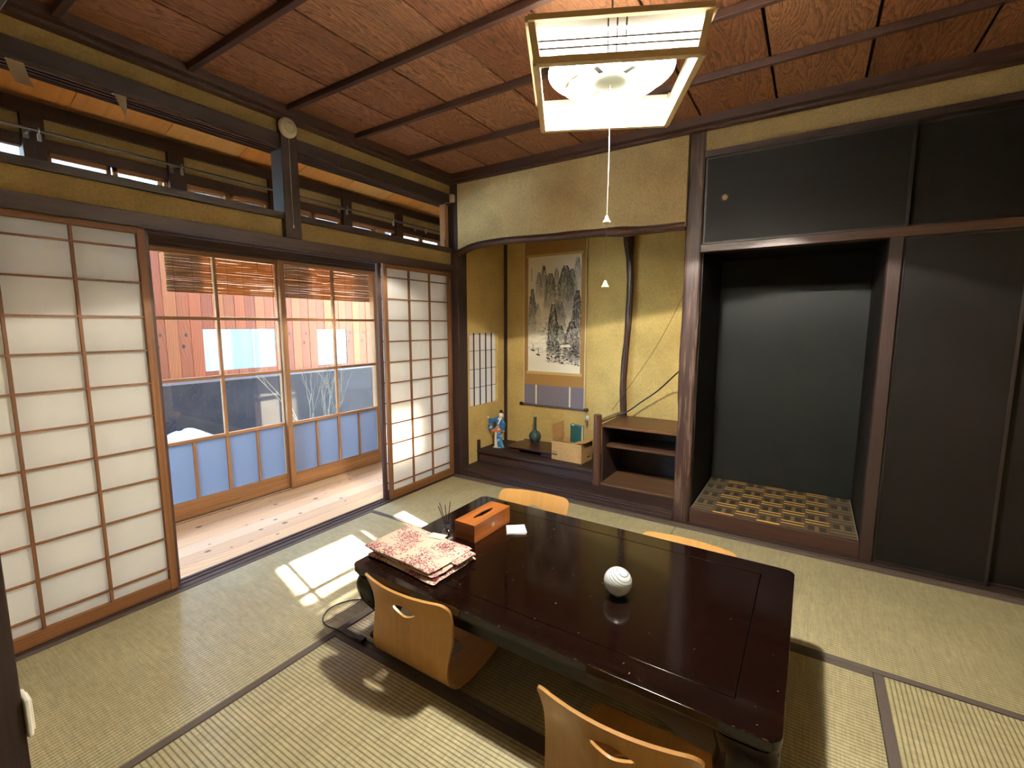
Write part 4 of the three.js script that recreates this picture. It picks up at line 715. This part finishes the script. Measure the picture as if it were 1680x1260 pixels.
{ // hanging scroll
  const s = thing('hanging_scroll', 'hanging scroll with ink mountain landscape on the alcove wall', 'scroll', [0.575, 0.555, -0.757]);
  const W = 0.635, H = 1.66;
  const cloth = std({ color: '#b98b4c', map: dataTex(256, 256, (u, v) => 0.88 + 0.16 * (fbm(u, v, 100, 100, 2, 181) - 0.5), true, 0.1, 0.1), roughness: 0.85 });
  box(s, 'silk_mount', cloth, [-W / 2, W / 2], [0.2, H], [-0.002, 0], { r: 0 });
  const bandT = dataTex(256, 256, (u, v) => { const a = Math.abs(((u * 8 + (Math.floor(v * 16) % 2) * 0.5) % 1) - 0.5) * 2, b = (v * 16) % 1; return mixc(rgb('#5d5660'), rgb('#8d8690'), Math.abs(a - b) < 0.28 ? 1 : 0); }, true, 0.12, 0.12);
  box(s, 'patterned_band', std({ map: bandT, roughness: 0.85 }), [-W / 2, W / 2], [0.012, 0.2], [-0.002, 0.0005], { r: 0 });
  for (const x of [-0.18, 0.175]) box(s, 'pale_ribbon', std({ color: '#ddd2b4', roughness: 0.9 }), [x - 0.008, x + 0.008], [0.01, 0.2], [0.0008, 0.0018], { r: 0 });
  for (const x of [-W / 2, W / 2]) box(s, 'pale_edge', std({ color: '#d9caa2', roughness: 0.9 }), [x - 0.004, x + 0.004], [0.01, H], [-0.002, 0.001], { r: 0 });
  const ro = part(s, 'roller', new THREE.CylinderGeometry(0.009, 0.009, W + 0.01, 20), std({ color: '#5f5762', roughness: 0.85 })); ro.rotation.z = Math.PI / 2; ro.position.set(0, 0.006, 0.004);
  for (const x of [-1, 1]) { const k = part(s, 'roller_knob', new THREE.CylinderGeometry(0.0125, 0.015, 0.035, 18), M.black); k.rotation.z = x * Math.PI / 2; k.position.set(x * (W / 2 + 0.022), 0.006, 0.004); }
  const ink = canvasTex(1024, 2048, (c, w, h) => {
    c.fillStyle = '#efe6cf'; c.fillRect(0, 0, w, h);
    for (let i = 0; i < 500; i++) { c.fillStyle = `rgba(170,150,110,${rr(0.01, 0.04)})`; c.fillRect(rr(0, w), rr(0, h), rr(2, 60), rr(1, 3)); }
    // washed peaks: tall, steep silhouettes with dry-brush texture
    const prof = (t) => 0.16 + 0.5 * Math.pow(Math.min(1, t * 2.6), 0.7) + 0.34 * t;
    const peak = (x, y, wd, ht, tone, dens) => {
      const L = [], R = []; const n = 34; let jl = 0, jr = 0;
      for (let i = 0; i <= n; i++) { const t = i / n, w = wd * prof(t) * 0.5; if (i % 4 === 0) { jl = rr(-0.16, 0.1) * w; jr = rr(-0.16, 0.1) * w; } L.push([x - w - jl + rr(-5, 5), y + t * ht]); R.push([x + w + jr + rr(-5, 5), y + t * ht]); }
      for (let k = 0; k < 12; k++) { const m = Math.ceil((1 - k / 13) * n) + 1; c.fillStyle = `rgba(60,58,56,${tone * 0.1})`; c.beginPath(); L.slice(0, m).forEach((p, i) => i ? c.lineTo(...p) : c.moveTo(...p)); R.slice(0, m).reverse().forEach(p => c.lineTo(...p)); c.fill(); }
      for (let i = 0; i < dens * 2; i++) { const t = Math.pow(rnd(), 1.15), px = x + rr(-1, 1) * wd * 0.5 * prof(t), py = y + t * ht, l = rr(14, 90) * (ht / 700); c.strokeStyle = `rgba(24,22,22,${tone * rr(0.06, 0.55) * (1 - t * 0.8)})`; c.lineWidth = rr(1.5, 10) * (1 - t * 0.4); c.beginPath(); c.moveTo(px, py); c.quadraticCurveTo(px + rr(-14, 14), py + l * 0.5, px + rr(-14, 14), py + l); c.stroke(); }
      for (let i = 0; i < dens * 0.4; i++) { const t = rnd() * 0.75, px = x + rr(-1, 1) * wd * 0.45 * prof(t), py = y + t * ht; c.fillStyle = `rgba(238,229,208,${rr(0.12, 0.45)})`; c.beginPath(); c.ellipse(px, py, rr(3, 12), rr(10, 46), rr(-0.3, 0.3), 0, 7); c.fill(); }
      for (let i = 0; i < dens * 0.45; i++) { const t = Math.pow(rnd(), 1.8) * 0.85, sd = rnd() < 0.5 ? -1 : 1, px = x + sd * wd * 0.5 * prof(t) * rr(0.55, 1.04), py = y + t * ht; c.fillStyle = `rgba(18,17,16,${tone * rr(0.25, 0.85) * (1 - t * 0.6)})`; c.beginPath(); c.ellipse(px, py, rr(4, 17), rr(3, 10), rr(-0.7, 0.7), 0, 7); c.fill(); }
    };
    peak(310, 160, 170, 560, 0.6, 110); peak(215, 270, 150, 460, 0.5, 80); peak(560, 220, 160, 520, 0.45, 80); peak(950, 60, 230, 760, 0.35, 110); peak(850, 250, 230, 620, 0.65, 130);
    peak(440, 300, 300, 700, 0.8, 260); peak(730, 190, 390, 900, 0.85, 380); peak(85, 560, 190, 800, 0.8, 190); peak(960, 620, 270, 1250, 0.95, 420); peak(190, 820, 190, 520, 0.35, 80); peak(640, 800, 260, 640, 0.5, 160);
    for (let i = 0; i < 40; i++) { c.fillStyle = `rgba(238,229,208,${rr(0.06, 0.2)})`; c.beginPath(); c.ellipse(rr(40, 560), rr(930, 1450), rr(60, 200), rr(24, 80), rr(-0.4, 0.4), 0, 7); c.fill(); }
    peak(500, 840, 240, 900, 1.2, 620); peak(640, 1220, 280, 500, 0.8, 260); peak(860, 1150, 330, 680, 0.95, 460);
    // trees, rocks and a hut at the foot
    for (let i = 0; i < 420; i++) { const x = 380 + rnd() * 620, y = 1480 + Math.pow(rnd(), 0.8) * 380 + (x - 380) * 0.1; c.fillStyle = `rgba(20,19,18,${rr(0.1, 0.75)})`; c.beginPath(); c.ellipse(x, y, rr(4, 34), rr(3, 13), rr(-0.5, 0.5), 0, 7); c.fill(); }
    for (let i = 0; i < 70; i++) { const x = rr(300, 480), y = rr(1150, 1500); c.strokeStyle = `rgba(20,18,18,${rr(0.3, 0.9)})`; c.lineWidth = rr(2, 9); c.beginPath(); c.moveTo(x, y); c.lineTo(x + rr(-40, 40), y + rr(10, 50)); c.stroke(); }
    c.fillStyle = 'rgba(236,226,203,0.95)'; c.beginPath(); c.moveTo(640, 1560); c.lineTo(820, 1540); c.lineTo(850, 1590); c.lineTo(660, 1600); c.fill(); c.strokeStyle = 'rgba(30,26,24,.8)'; c.lineWidth = 6; c.beginPath(); c.moveTo(620, 1562); c.lineTo(735, 1520); c.lineTo(860, 1548); c.stroke();
    for (const [x, y] of [[95, 1655], [205, 1735]]) { c.strokeStyle = 'rgba(30,28,26,.75)'; c.lineWidth = 5; c.beginPath(); c.moveTo(x, y); c.lineTo(x + 2, y - 120); c.stroke(); c.strokeStyle = 'rgba(120,86,52,.6)'; c.lineWidth = 12; c.beginPath(); c.moveTo(x + 12, y - 10); c.lineTo(x + 14, y - 100); c.stroke(); c.fillStyle = 'rgba(24,22,20,.85)'; c.beginPath(); c.ellipse(x + 4, y + 8, 46, 14, 0.2, 0, 7); c.fill(); }
    for (let i = 0; i < 40; i++) { c.fillStyle = `rgba(40,38,36,${rr(0.03, 0.09)})`; c.beginPath(); c.ellipse(rr(20, 420), rr(1000, 1700), rr(30, 130), rr(6, 26), rr(-0.3, 0.3), 0, 7); c.fill(); }
    // a column of small brush characters, upper left
    c.strokeStyle = 'rgba(24,22,20,.9)'; c.lineCap = 'round';
    for (let i = 0; i < 6; i++) { const y = 205 + i * 42; for (let k = 0; k < 5; k++) { c.lineWidth = rr(3, 6); c.beginPath(); c.moveTo(70 + rr(-14, 6), y + rr(-15, 15)); c.lineTo(70 + rr(-4, 16), y + rr(-15, 15)); c.stroke(); } }
  });
  const pic = part(s, 'ink_painting', new THREE.PlaneGeometry(0.545, 1.06), std({ map: ink, roughness: 0.95 }), 'ink painting of steep misty peaks'); pic.position.set(0, 0.86, 0.0012);
  box(s, 'gold_strip', std({ color: '#c9a862', roughness: 0.7 }), [-0.29, 0.29], [1.39, 1.412], [0, 0.0008], { r: 0 }); box(s, 'gold_strip', std({ color: '#c9a862', roughness: 0.7 }), [-0.29, 0.29], [0.305, 0.33], [0, 0.0008], { r: 0 });
  box(s, 'top_rod', M.dark2, [-W / 2 - 0.01, W / 2 + 0.01], [H - 0.005, H + 0.015], [-0.006, 0.01]);
  part(s, 'hanging_cord', tube([[-0.15, H + 0.01, 0.004], [0, H + 0.1, 0.004], [0.15, H + 0.01, 0.004]], 0.002, { seg: 10 }), cloth);
  const wt = thing('scroll_weight', 'pale egg-shaped weight with tassel hanging from scroll roller', 'weight', [0.938, 0.42, -0.735]);
  part(wt, 'egg', new THREE.SphereGeometry(0.02, 20, 16), std({ color: '#b9bfae', roughness: 0.3 })).scale.set(0.85, 1.35, 0.85); wt.children[0].position.y = 0.072;
  part(wt, 'string', tube([[0, 0.098, 0], [-0.01, 0.13, 0.004], [-0.02, 0.157, 0.0]], 0.0015, { seg: 8, rad: 5 }), cloth);
  part(wt, 'tassel', new THREE.LatheGeometry([[0, 0.046], [0.006, 0.044], [0.009, 0.01], [0.005, 0], [0, 0]].map(a => new THREE.Vector2(...a)), 12), std({ color: '#6b5a40', roughness: 1 }));
}
{ // lacquer display stand
  const s = thing('display_stand', 'low dark lacquer display stand under the vase', 'stand', [0.52, 0.17, -0.575]);
  const lm = wood('#552f29', 0.3);
  box(s, 'top', lm, [-0.24, 0.24], [0.036, 0.048], [-0.16, 0.165], { r: 0.004 }); box(s, 'moulding', lm, [-0.232, 0.232], [0.028, 0.037], [-0.152, 0.157], { r: 0.003 });
  for (const sx of [-1, 1]) for (const sz of [-1, 1]) { box(s, 'foot', lm, sx < 0 ? [-0.225, -0.11] : [0.11, 0.225], [0, 0.016], sz < 0 ? [-0.145, -0.11] : [0.115, 0.15], { r: 0.003 }); box(s, 'foot_neck', lm, sx < 0 ? [-0.215, -0.12] : [0.12, 0.215], [0.016, 0.028], sz < 0 ? [-0.14, -0.115] : [0.12, 0.145], { r: 0.002 }); }
  const sc = thing('paper_scrap', 'scrap of white paper on the display stand behind the doll', 'paper scrap', [0.298, 0.2185, -0.655], 0.4);
  part(sc, 'sheet', sheet(8, 6, (u, v) => [(u - 0.5) * 0.04, 0.001 + 0.008 * Math.pow(u, 2) * (1 - v * 0.5), (v - 0.5) * 0.03]), std({ color: '#d9d6d2', roughness: 0.9, side: THREE.DoubleSide }));
}
{ // bottle vase
  const v = thing('bottle_vase', 'dark celadon bottle vase with long thin neck', 'vase', [0.446, 0.2185, -0.652]);
  part(v, 'body', new THREE.LatheGeometry([[0, 0], [0.03, 0], [0.033, 0.004], [0.031, 0.012], [0.046, 0.024], [0.058, 0.046], [0.06, 0.066], [0.053, 0.088], [0.036, 0.106], [0.019, 0.119], [0.0145, 0.135], [0.0135, 0.2], [0.0145, 0.235], [0.0165, 0.243], [0.014, 0.243], [0.0115, 0.235], [0.011, 0.15]].map(a => new THREE.Vector2(...a)), 48), std({ color: '#2f4a47', roughness: 0.16, clearcoat: 0.8, clearcoatRoughness: 0.1, map: T_plaster }));
}
{ // open carton with a green book
  const c = thing('cardboard_box', 'open cardboard carton with green printed bands beside the log post', 'carton', [0.905, 0.17, -0.495], -0.06);
  const cm = std({ color: '#c99c5f', map: T_plaster, roughness: 0.9 }), w = 0.145, d = 0.1, h = 0.162, t = 0.004;
  box(c, 'base', cm, [-w, w], [0, t], [-d, d], { r: 0.0005 });
  const front = box(c, 'front_wall', cm, [-w, w], [0, h], [d - t, d], { r: 0.001 }); box(c, 'back_wall', cm, [-w, w], [0, h], [-d, -d + t], { r: 0.001 });
  box(c, 'side_wall', cm, [-w, -w + t], [0, h], [-d, d], { r: 0.001 }); const right = box(c, 'side_wall', cm, [w - t, w], [0, h], [-d, d], { r: 0.001 });
  const f1 = box(c, 'raised_flap', cm, [-0.001, 0.003], [0, 0.145], [-d, d], { r: 0.001 }); f1.position.set(-w + 0.004, h + 0.07, 0); f1.rotation.z = 0.05;
  const f2 = box(c, 'folded_flap', cm, [0, 0.13], [0, 0.003], [-d, d], { r: 0.001 }); f2.position.set(w - 0.03, h + 0.01, 0); f2.rotation.z = 0.2;
  const f3 = box(c, 'folded_flap', cm, [-w, w], [0, 0.003], [-0.05, 0.05], { r: 0.001 }); f3.position.set(0, h - 0.028, d - 0.04); f3.rotation.x = -0.9;
  const gm = std({ color: '#1f3f30', roughness: 0.9 });
  const wd = front; for (const [y, hh] of [[-0.035, 0.012], [-0.012, 0.004]]) { const b = part(wd, 'printed_band', new THREE.PlaneGeometry(0.055, hh), gm); b.position.set(-w + 0.03, y, 0.0023); const e = part(right, 'printed_band', new THREE.PlaneGeometry(0.075, hh), gm); e.rotation.y = Math.PI / 2; e.position.set(0.0023, y - 0.008, -0.035); }
  const b = thing('green_book', 'dark green book standing in the open carton', 'book', [0.93, 0.175, -0.54], -0.35);
  box(b, 'cover', std({ color: '#0f4a3c', roughness: 0.6 }), [-0.066, -0.063], [0, 0.285], [-0.075, 0.075], { r: 0.001 });
  const bc = std({ color: '#0f4a3c', roughness: 0.6 }); box(b, 'cover', bc, [-0.066, 0.066], [0, 0.29], [0.014, 0.017], { r: 0.001 }); box(b, 'pages', std({ color: '#d8cfb8', roughness: 0.9 }), [-0.062, 0.06], [0.004, 0.284], [-0.012, 0.014], { r: 0 }); box(b, 'cover', bc, [-0.066, 0.066], [0, 0.29], [-0.015, -0.012], { r: 0.001 });
  b.remove(b.children[0]); box(b, 'spine', bc, [-0.068, -0.063], [0, 0.29], [-0.014, 0.016], { r: 0.002 }); box(b, 'label_strip', std({ color: '#d8e6da', roughness: 0.8 }), [-0.055, -0.02], [0.281, 0.2895], [0.017, 0.0175], { r: 0 });
}
{ // cables in the alcove
  const a = thing('thin_wire', 'thin wire slanting down the alcove wall from the dark post', 'wire', [1.5, 0.6, -0.7]);
  part(a, 'wire', tube([[0.35, 1.08, 0.3], [0.22, 0.86, 0.12], [0.05, 0.55, 0.05], [-0.12, 0.28, 0.04], [-0.25, 0.08, 0.05], [-0.31, 0.0, 0.02]], 0.002, { seg: 40, rad: 5 }), std({ color: '#5a4a22', roughness: 0.6 }));
  const b = thing('power_cable', 'black cable sagging from the dark post to the shelf', 'cable', [1.5, 0.55, -0.66]);
  part(b, 'cord', tube([[0.35, 0.47, 0.45], [0.24, 0.4, 0.16], [0.08, 0.25, 0.04], [-0.06, 0.14, 0.02], [-0.16, 0.06, 0.03], [-0.26, 0.012, 0.08], [-0.31, -0.002, 0.2]], 0.0055, { seg: 50, rad: 8 }), M.black);
}
{ // porcelain doll in blue kimono
  const d = thing('kimono_doll', 'porcelain doll in blue kimono holding an orange fan', 'figurine', [0.13, 0.17, -0.49], 0.15);
  // x to the viewer's right, y up, z to the viewer; heights in metres
  const caps = []; const cap = (a, b, ra, rb, col) => caps.push([V3(...a), V3(...b), ra, rb, col]);
  const W = [0.9, 0.88, 0.82], B = [0.015, 0.13, 0.33], S = [0.86, 0.74, 0.6], O = [0.75, 0.3, 0.18];
  cap([-0.005, 0.012, 0.0], [-0.002, 0.16, 0], 0.03, 0.03, W); cap([0.035, 0.012, 0.012], [0.012, 0.1, 0.004], 0.026, 0.026, B); cap([0.065, 0.008, 0.02], [0.03, 0.03, 0.012], 0.012, 0.022, B); // skirts and trailing hem
  cap([0.01, 0.1, 0.0], [0.02, 0.19, 0], 0.03, 0.032, B); cap([0.02, 0.19, 0], [0.022, 0.215, 0], 0.033, 0.033, O); // hips, sash
  cap([0.022, 0.225, 0], [0.02, 0.272, 0], 0.036, 0.026, B); // chest
  cap([0.024, 0.272, 0.004], [0.035, 0.3, 0.008], 0.015, 0.0125, S); // neck
  cap([0.044, 0.318, 0.014], [0.048, 0.306, 0.018], 0.0235, 0.018, S); // head, turned and tilted
  cap([0.062, 0.311, 0.032], [0.06, 0.307, 0.03], 0.004, 0.005, S); // nose
  cap([-0.005, 0.262, 0], [-0.055, 0.25, 0.012], 0.021, 0.018, B); cap([-0.055, 0.25, 0.012], [-0.078, 0.262, 0.016], 0.014, 0.011, B); cap([-0.085, 0.266, 0.016], [-0.094, 0.284, 0.018], 0.0075, 0.0085, S); // raised arm and hand
  cap([-0.06, 0.235, 0.012], [-0.062, 0.165, 0.014], 0.022, 0.016, B); cap([-0.085, 0.2, 0.012], [-0.082, 0.16, 0.012], 0.012, 0.01, B); // hanging sleeve
  cap([0.045, 0.262, 0.004], [0.066, 0.225, 0.018], 0.02, 0.018, B); cap([0.066, 0.225, 0.018], [0.05, 0.19, 0.036], 0.017, 0.014, B); cap([0.066, 0.215, 0.016], [0.062, 0.16, 0.012], 0.019, 0.014, B); // other arm, sleeve
  cap([0.04, 0.182, 0.046], [0.024, 0.176, 0.05], 0.008, 0.0075, S); cap([0.07, 0.165, 0.02], [0.074, 0.155, 0.022], 0.006, 0.005, S);
  const res = 72, sc = 0.2, mc = new MarchingCubes(res, new THREE.MeshBasicMaterial(), false, false, 200000), half = res / 2;
  const cen = V3(0, 0.17, 0.01), dist = (p) => { let acc = 0, best = 1e9, col = W; for (const [a, b, ra, rb, c] of caps) { const ab = b.clone().sub(a), h = clamp(p.clone().sub(a).dot(ab) / ab.lengthSq(), 0, 1), dd = p.distanceTo(a.clone().addScaledVector(ab, h)) - lerp(ra, rb, h); acc += Math.exp(-dd / 0.0045); if (dd < best) { best = dd; col = c; } } return [-Math.log(Math.max(acc, 1e-30)) * 0.0045, col]; };
  mc.isolation = 0;
  for (let k = 0; k < res; k++) for (let j = 0; j < res; j++) for (let i = 0; i < res; i++) mc.field[i + j * res + k * res * res] = -dist(V3((i - half) / half * sc, (j - half) / half * sc, (k - half) / half * sc).add(cen))[0];
  mc.update();
  const n = mc.count, pos = new Float32Array(n * 3), nor = mc.normalArray.slice(0, n * 3), colr = new Float32Array(n * 3);
  for (let i = 0; i < n; i++) {
    const p = V3(mc.positionArray[3 * i], mc.positionArray[3 * i + 1], mc.positionArray[3 * i + 2]).multiplyScalar(sc).add(cen); pos.set([p.x, p.y, p.z], 3 * i);
    let c = dist(p)[1]; const f = fbm((p.x * 5 + 10) % 1, (p.y * 5 + p.z * 3) % 1, 9, 9, 2, 191);
    if (c === B) { if (f > 0.66) c = [0.55, 0.62, 0.72]; else if (p.y < 0.09) c = [0.03, 0.2, 0.42]; }
    if (c === B && Math.abs(p.x - 0.03 - (p.y - 0.25) * 0.35) < 0.006 && p.y > 0.225 && p.z > 0.01) c = W; colr.set(c, 3 * i);
  }
  for (let i = 0; i < n * 3; i++) nor[i] = nor[i];
  const g = new THREE.BufferGeometry(); g.setAttribute('position', new THREE.BufferAttribute(pos, 3)); g.setAttribute('color', new THREE.BufferAttribute(colr, 3)); const gm = mergeVertices(g, 1e-5); gm.computeVertexNormals();
  part(d, 'body', gm, std({ vertexColors: true, roughness: 0.35, clearcoat: 0.3, side: THREE.DoubleSide }));
  const hair = [new THREE.SphereGeometry(0.0245, 20, 14, 0, Math.PI * 2, 0, 1.55).rotateX(-0.5).rotateZ(-0.2).translate(0.042, 0.322, 0.01), new THREE.SphereGeometry(0.013, 16, 12).scale(1.25, 0.8, 1).translate(0.036, 0.348, 0.002), new THREE.SphereGeometry(0.012, 14, 10).scale(0.9, 1.3, 0.9).translate(0.026, 0.308, -0.004)];
  part(d, 'hair', merge(hair), std({ color: '#1c1714', roughness: 0.35 }));
  const fs = new THREE.Shape(); fs.moveTo(0, 0); fs.absarc(0, 0, 0.075, 0.5, 2.6, false); fs.closePath();
  const fan = part(d, 'fan', new THREE.ExtrudeGeometry(fs, { depth: 0.002, bevelEnabled: false, curveSegments: 20 }), std({ color: '#d0703f', roughness: 0.5 }), 'orange folding fan'); fan.position.set(0.012, 0.125, 0.052); fan.rotation.set(-0.3, 0, 0.1); fan.scale.set(1, 0.85, 1);
  part(d, 'plinth', new THREE.CylinderGeometry(0.052, 0.055, 0.004, 28), std({ color: '#b9b2aa', roughness: 0.5 })).position.set(0.008, 0.002, 0.004);
  const eye = std({ color: '#1a1512', roughness: 0.4 }), ey = []; for (const [x, y, z] of [[0.056, 0.3165, 0.0335], [0.0655, 0.3155, 0.0255]]) ey.push(new THREE.SphereGeometry(0.0022, 8, 6).scale(1.3, 0.7, 0.8).translate(x, y, z)); part(d, 'eyes', merge(ey), eye);
  part(d, 'lips', new THREE.SphereGeometry(0.0024, 8, 6).scale(1.3, 0.6, 0.8), std({ color: '#a8322c', roughness: 0.4 })).position.set(0.0585, 0.3015, 0.031);
}
{ // patterned mat in the niche: strips of woven blocks
  const m = thing('patterned_mat', 'brown and yellow basket-patterned mat in the dark niche', 'mat', [2.432, 0.107, -0.442]);
  const T = canvasTex(1024, 896, (c, W, H) => {
    c.fillStyle = '#57462f'; c.fillRect(0, 0, W, H); const cols = 7, rows = 4, cw = W / cols, ch = H / rows;
    for (let i = 0; i < cols; i++) for (let j = 0; j < rows; j++) {
      const x = i * cw, y = j * ch + (i % 2 ? ch * 0.5 : 0) + (i % 3) * 6; const side = i === 0 || i === cols - 1;
      const blk = (yy) => { c.fillStyle = '#2c2116'; c.fillRect(x + cw * 0.12, yy, cw * 0.26, ch * 0.42); c.fillRect(x + cw * 0.58, yy, cw * 0.26, ch * 0.42); c.fillStyle = '#6d5a3a'; c.fillRect(x + cw * 0.4, yy, cw * 0.16, ch * 0.42); };
      const bars = (yy) => { for (let k = 0; k < 4; k++) { c.fillStyle = k % 2 ? '#3a2c1c' : (side ? '#75694c' : '#d0a24e'); c.fillRect(x + 2, yy + k * ch * 0.12, cw - 4, ch * 0.085); } };
      blk(y); bars(y + ch * 0.46); if (j === 0) bars(y - ch * 0.54);
    }
    for (let i = 0; i < 9000; i++) { c.fillStyle = `rgba(20,14,8,${rr(0.05, 0.25)})`; c.fillRect(rr(0, W), rr(0, H), rr(1, 5), 1.5); }
  });
  const g = new RoundedBoxGeometry(0.895, 0.008, 0.72, 1, 0.002), p = g.attributes.position, uv = g.attributes.uv; for (let i = 0; i < p.count; i++) uv.setXY(i, p.getX(i) / 0.895 + 0.5, 0.5 - p.getZ(i) / 0.72);
  part(m, 'woven_sheet', g, std({ map: T, roughness: 0.75 })).position.y = 0.0045;
  for (const x of [-0.449, 0.444]) box(m, 'pale_binding', std({ color: '#7d7c68', roughness: 0.9 }), [x, x + 0.006], [0.001, 0.0095], [-0.36, 0.36], { r: 0.001 });
}

// ================================================================ ON AND ABOVE THE LEFT WALL
{ // alarm with a pull cord
  const a = thing('round_alarm', 'round cream fire alarm with pull cord on the transom post', 'alarm', [0.006, 2.425, 1.418]);
  const g = part(a, 'body', new THREE.LatheGeometry([[0, 0.034], [0.016, 0.033], [0.024, 0.028], [0.036, 0.026], [0.048, 0.02], [0.053, 0.01], [0.053, 0]].map(q => new THREE.Vector2(...q)), 40), M.whitePlastic); g.rotation.z = -Math.PI / 2;
  const r = part(a, 'grille_ring', new THREE.TorusGeometry(0.03, 0.0022, 8, 36), std({ color: '#c9c3b0', roughness: 0.5 })); r.rotation.y = Math.PI / 2; r.position.x = 0.0265;
  part(a, 'slot', bgeo(0.003, 0.004, 0.02), M.black).position.set(0.0285, 0.022, 0);
  part(a, 'pull_cord', tube([[0.012, -0.05, 0], [0.01, -0.3, 0.001], [0.011, -0.53, 0]], 0.0014, { seg: 10, rad: 5 }), M.whitePlastic);
  part(a, 'cord_end', new THREE.CapsuleGeometry(0.004, 0.014, 4, 10), M.whitePlastic).position.set(0.011, -0.54, 0);
}
{ // small sensor box with cord
  const s = thing('sensor_box', 'small cream box with dangling cord in the corner by the alcove', 'sensor', [0.004, 2.33, -0.02]);
  box(s, 'case', M.whitePlastic, [-0.03, 0.02], [0, 0.06], [-0.015, 0.02], { r: 0.006 });
  part(s, 'cord', tube([[-0.01, 0, 0.005], [-0.012, -0.012, 0.03], [-0.014, -0.02, 0.07], [-0.014, -0.06, 0.078], [-0.014, -0.2, 0.079], [-0.014, -0.31, 0.08]], 0.0022, { seg: 40, rad: 6 }), std({ color: '#d9c8a0', roughness: 0.7 }));
  const l = part(s, 'cord_loop', new THREE.TorusGeometry(0.02, 0.0022, 6, 30), std({ color: '#b5915c', roughness: 0.7 })); l.scale.set(0.7, 1.3, 1); l.rotation.y = Math.PI / 2; l.position.set(-0.014, -0.325, 0.08);
}
{ // curtain pole across the veranda with clips
  for (const [z0, z1, lab] of [[-0.95, 2.95, 'long metal curtain pole running along the veranda fanlight']]) {
    const p = thing('curtain_pole', lab, 'curtain pole', [-0.8, 2.3, 0]);
    const r = part(p, 'pole', new THREE.CylinderGeometry(0.008, 0.008, z1 - z0, 16), std({ color: '#5c5f62', metalness: 0.9, roughness: 0.3 })); r.rotation.x = Math.PI / 2; r.position.z = (z0 + z1) / 2;
    for (const z of [2.3, 1.65, 0.41, -0.5]) { box(p, 'bracket', M.steel, [-0.09, 0.0], [-0.004, 0.004], [z - 0.006, z + 0.006], { r: 0.001 }); box(p, 'bracket_plate', M.steel, [-0.094, -0.088], [-0.025, 0.025], [z - 0.012, z + 0.012], { r: 0.001 }); }
    for (const [k, z] of [[0, 2.27], [1, 1.63], [2, 0.4], [3, -0.12], [4, -0.56]]) { const c = thing('clip_ring', ['clip ring on curtain pole near the top left corner', 'clip ring on curtain pole left of the alarm post', 'clip ring on curtain pole right of the alarm post', 'third clip ring from the corner sensor box', 'clip ring on curtain pole nearest the corner sensor box'][k], 'clip', [-0.8, 2.3, z], 0, 'clips on the curtain pole'); const t = part(c, 'ring', new THREE.TorusGeometry(0.014, 0.0025, 8, 24), M.clearPlastic); part(c, 'clip', bgeo(0.01, 0.035, 0.016, { r: 0.002 }), M.clearPlastic).position.y = -0.032; }
  }
}
{ // two flaps of pale tape hanging from the transom
  const tm = std({ color: '#b9ab98', roughness: 0.8, side: THREE.DoubleSide });
  const t1 = thing('paper_flap', 'broad pale paper flap hanging from transom at top left', 'paper flap', [0.0, 2.303, 2.5], 0, 'pale flaps hanging from the transom');
  part(t1, 'strip', sheet(6, 12, (u, v) => [-0.004 + 0.025 * v * v, -v * 0.085, (u - 0.5) * 0.05 - 0.015 * v]), tm);
  const t2 = thing('paper_flap', 'narrow pale twisted paper flap hanging from transom', 'paper flap', [0.0, 2.303, 2.185], 0, 'pale flaps hanging from the transom');
  part(t2, 'strip', sheet(6, 14, (u, v) => { const a = 1.3 * v, w = 0.042 * (1 - 0.75 * sstep(v, 0.5, 1)); return [0.004 + (u - 0.5) * w * Math.sin(a) + 0.006 * v, -v * 0.1, (u - 0.5) * w * Math.cos(a) - 0.012 * v]; }), tm);
  for (const t of [t1, t2]) box(t, 'tape', tm, [-0.012, -0.002], [-0.002, 0.001], [-0.024, 0.024], { r: 0 });
}
{ // box on the doorway post
  const o = thing('socket_box', 'cream plastic box on the dark doorway post, lower left', 'socket', [1.016, 0.316, 2.852]);
  box(o, 'case', M.whitePlastic, [-0.032, 0.03], [0, 0.102], [-0.012, 0.0], { r: 0.005 }); box(o, 'cover', M.whitePlastic, [-0.024, 0.022], [0.01, 0.092], [-0.016, -0.011], { r: 0.003 });
}
renderer.render(scene, camera);
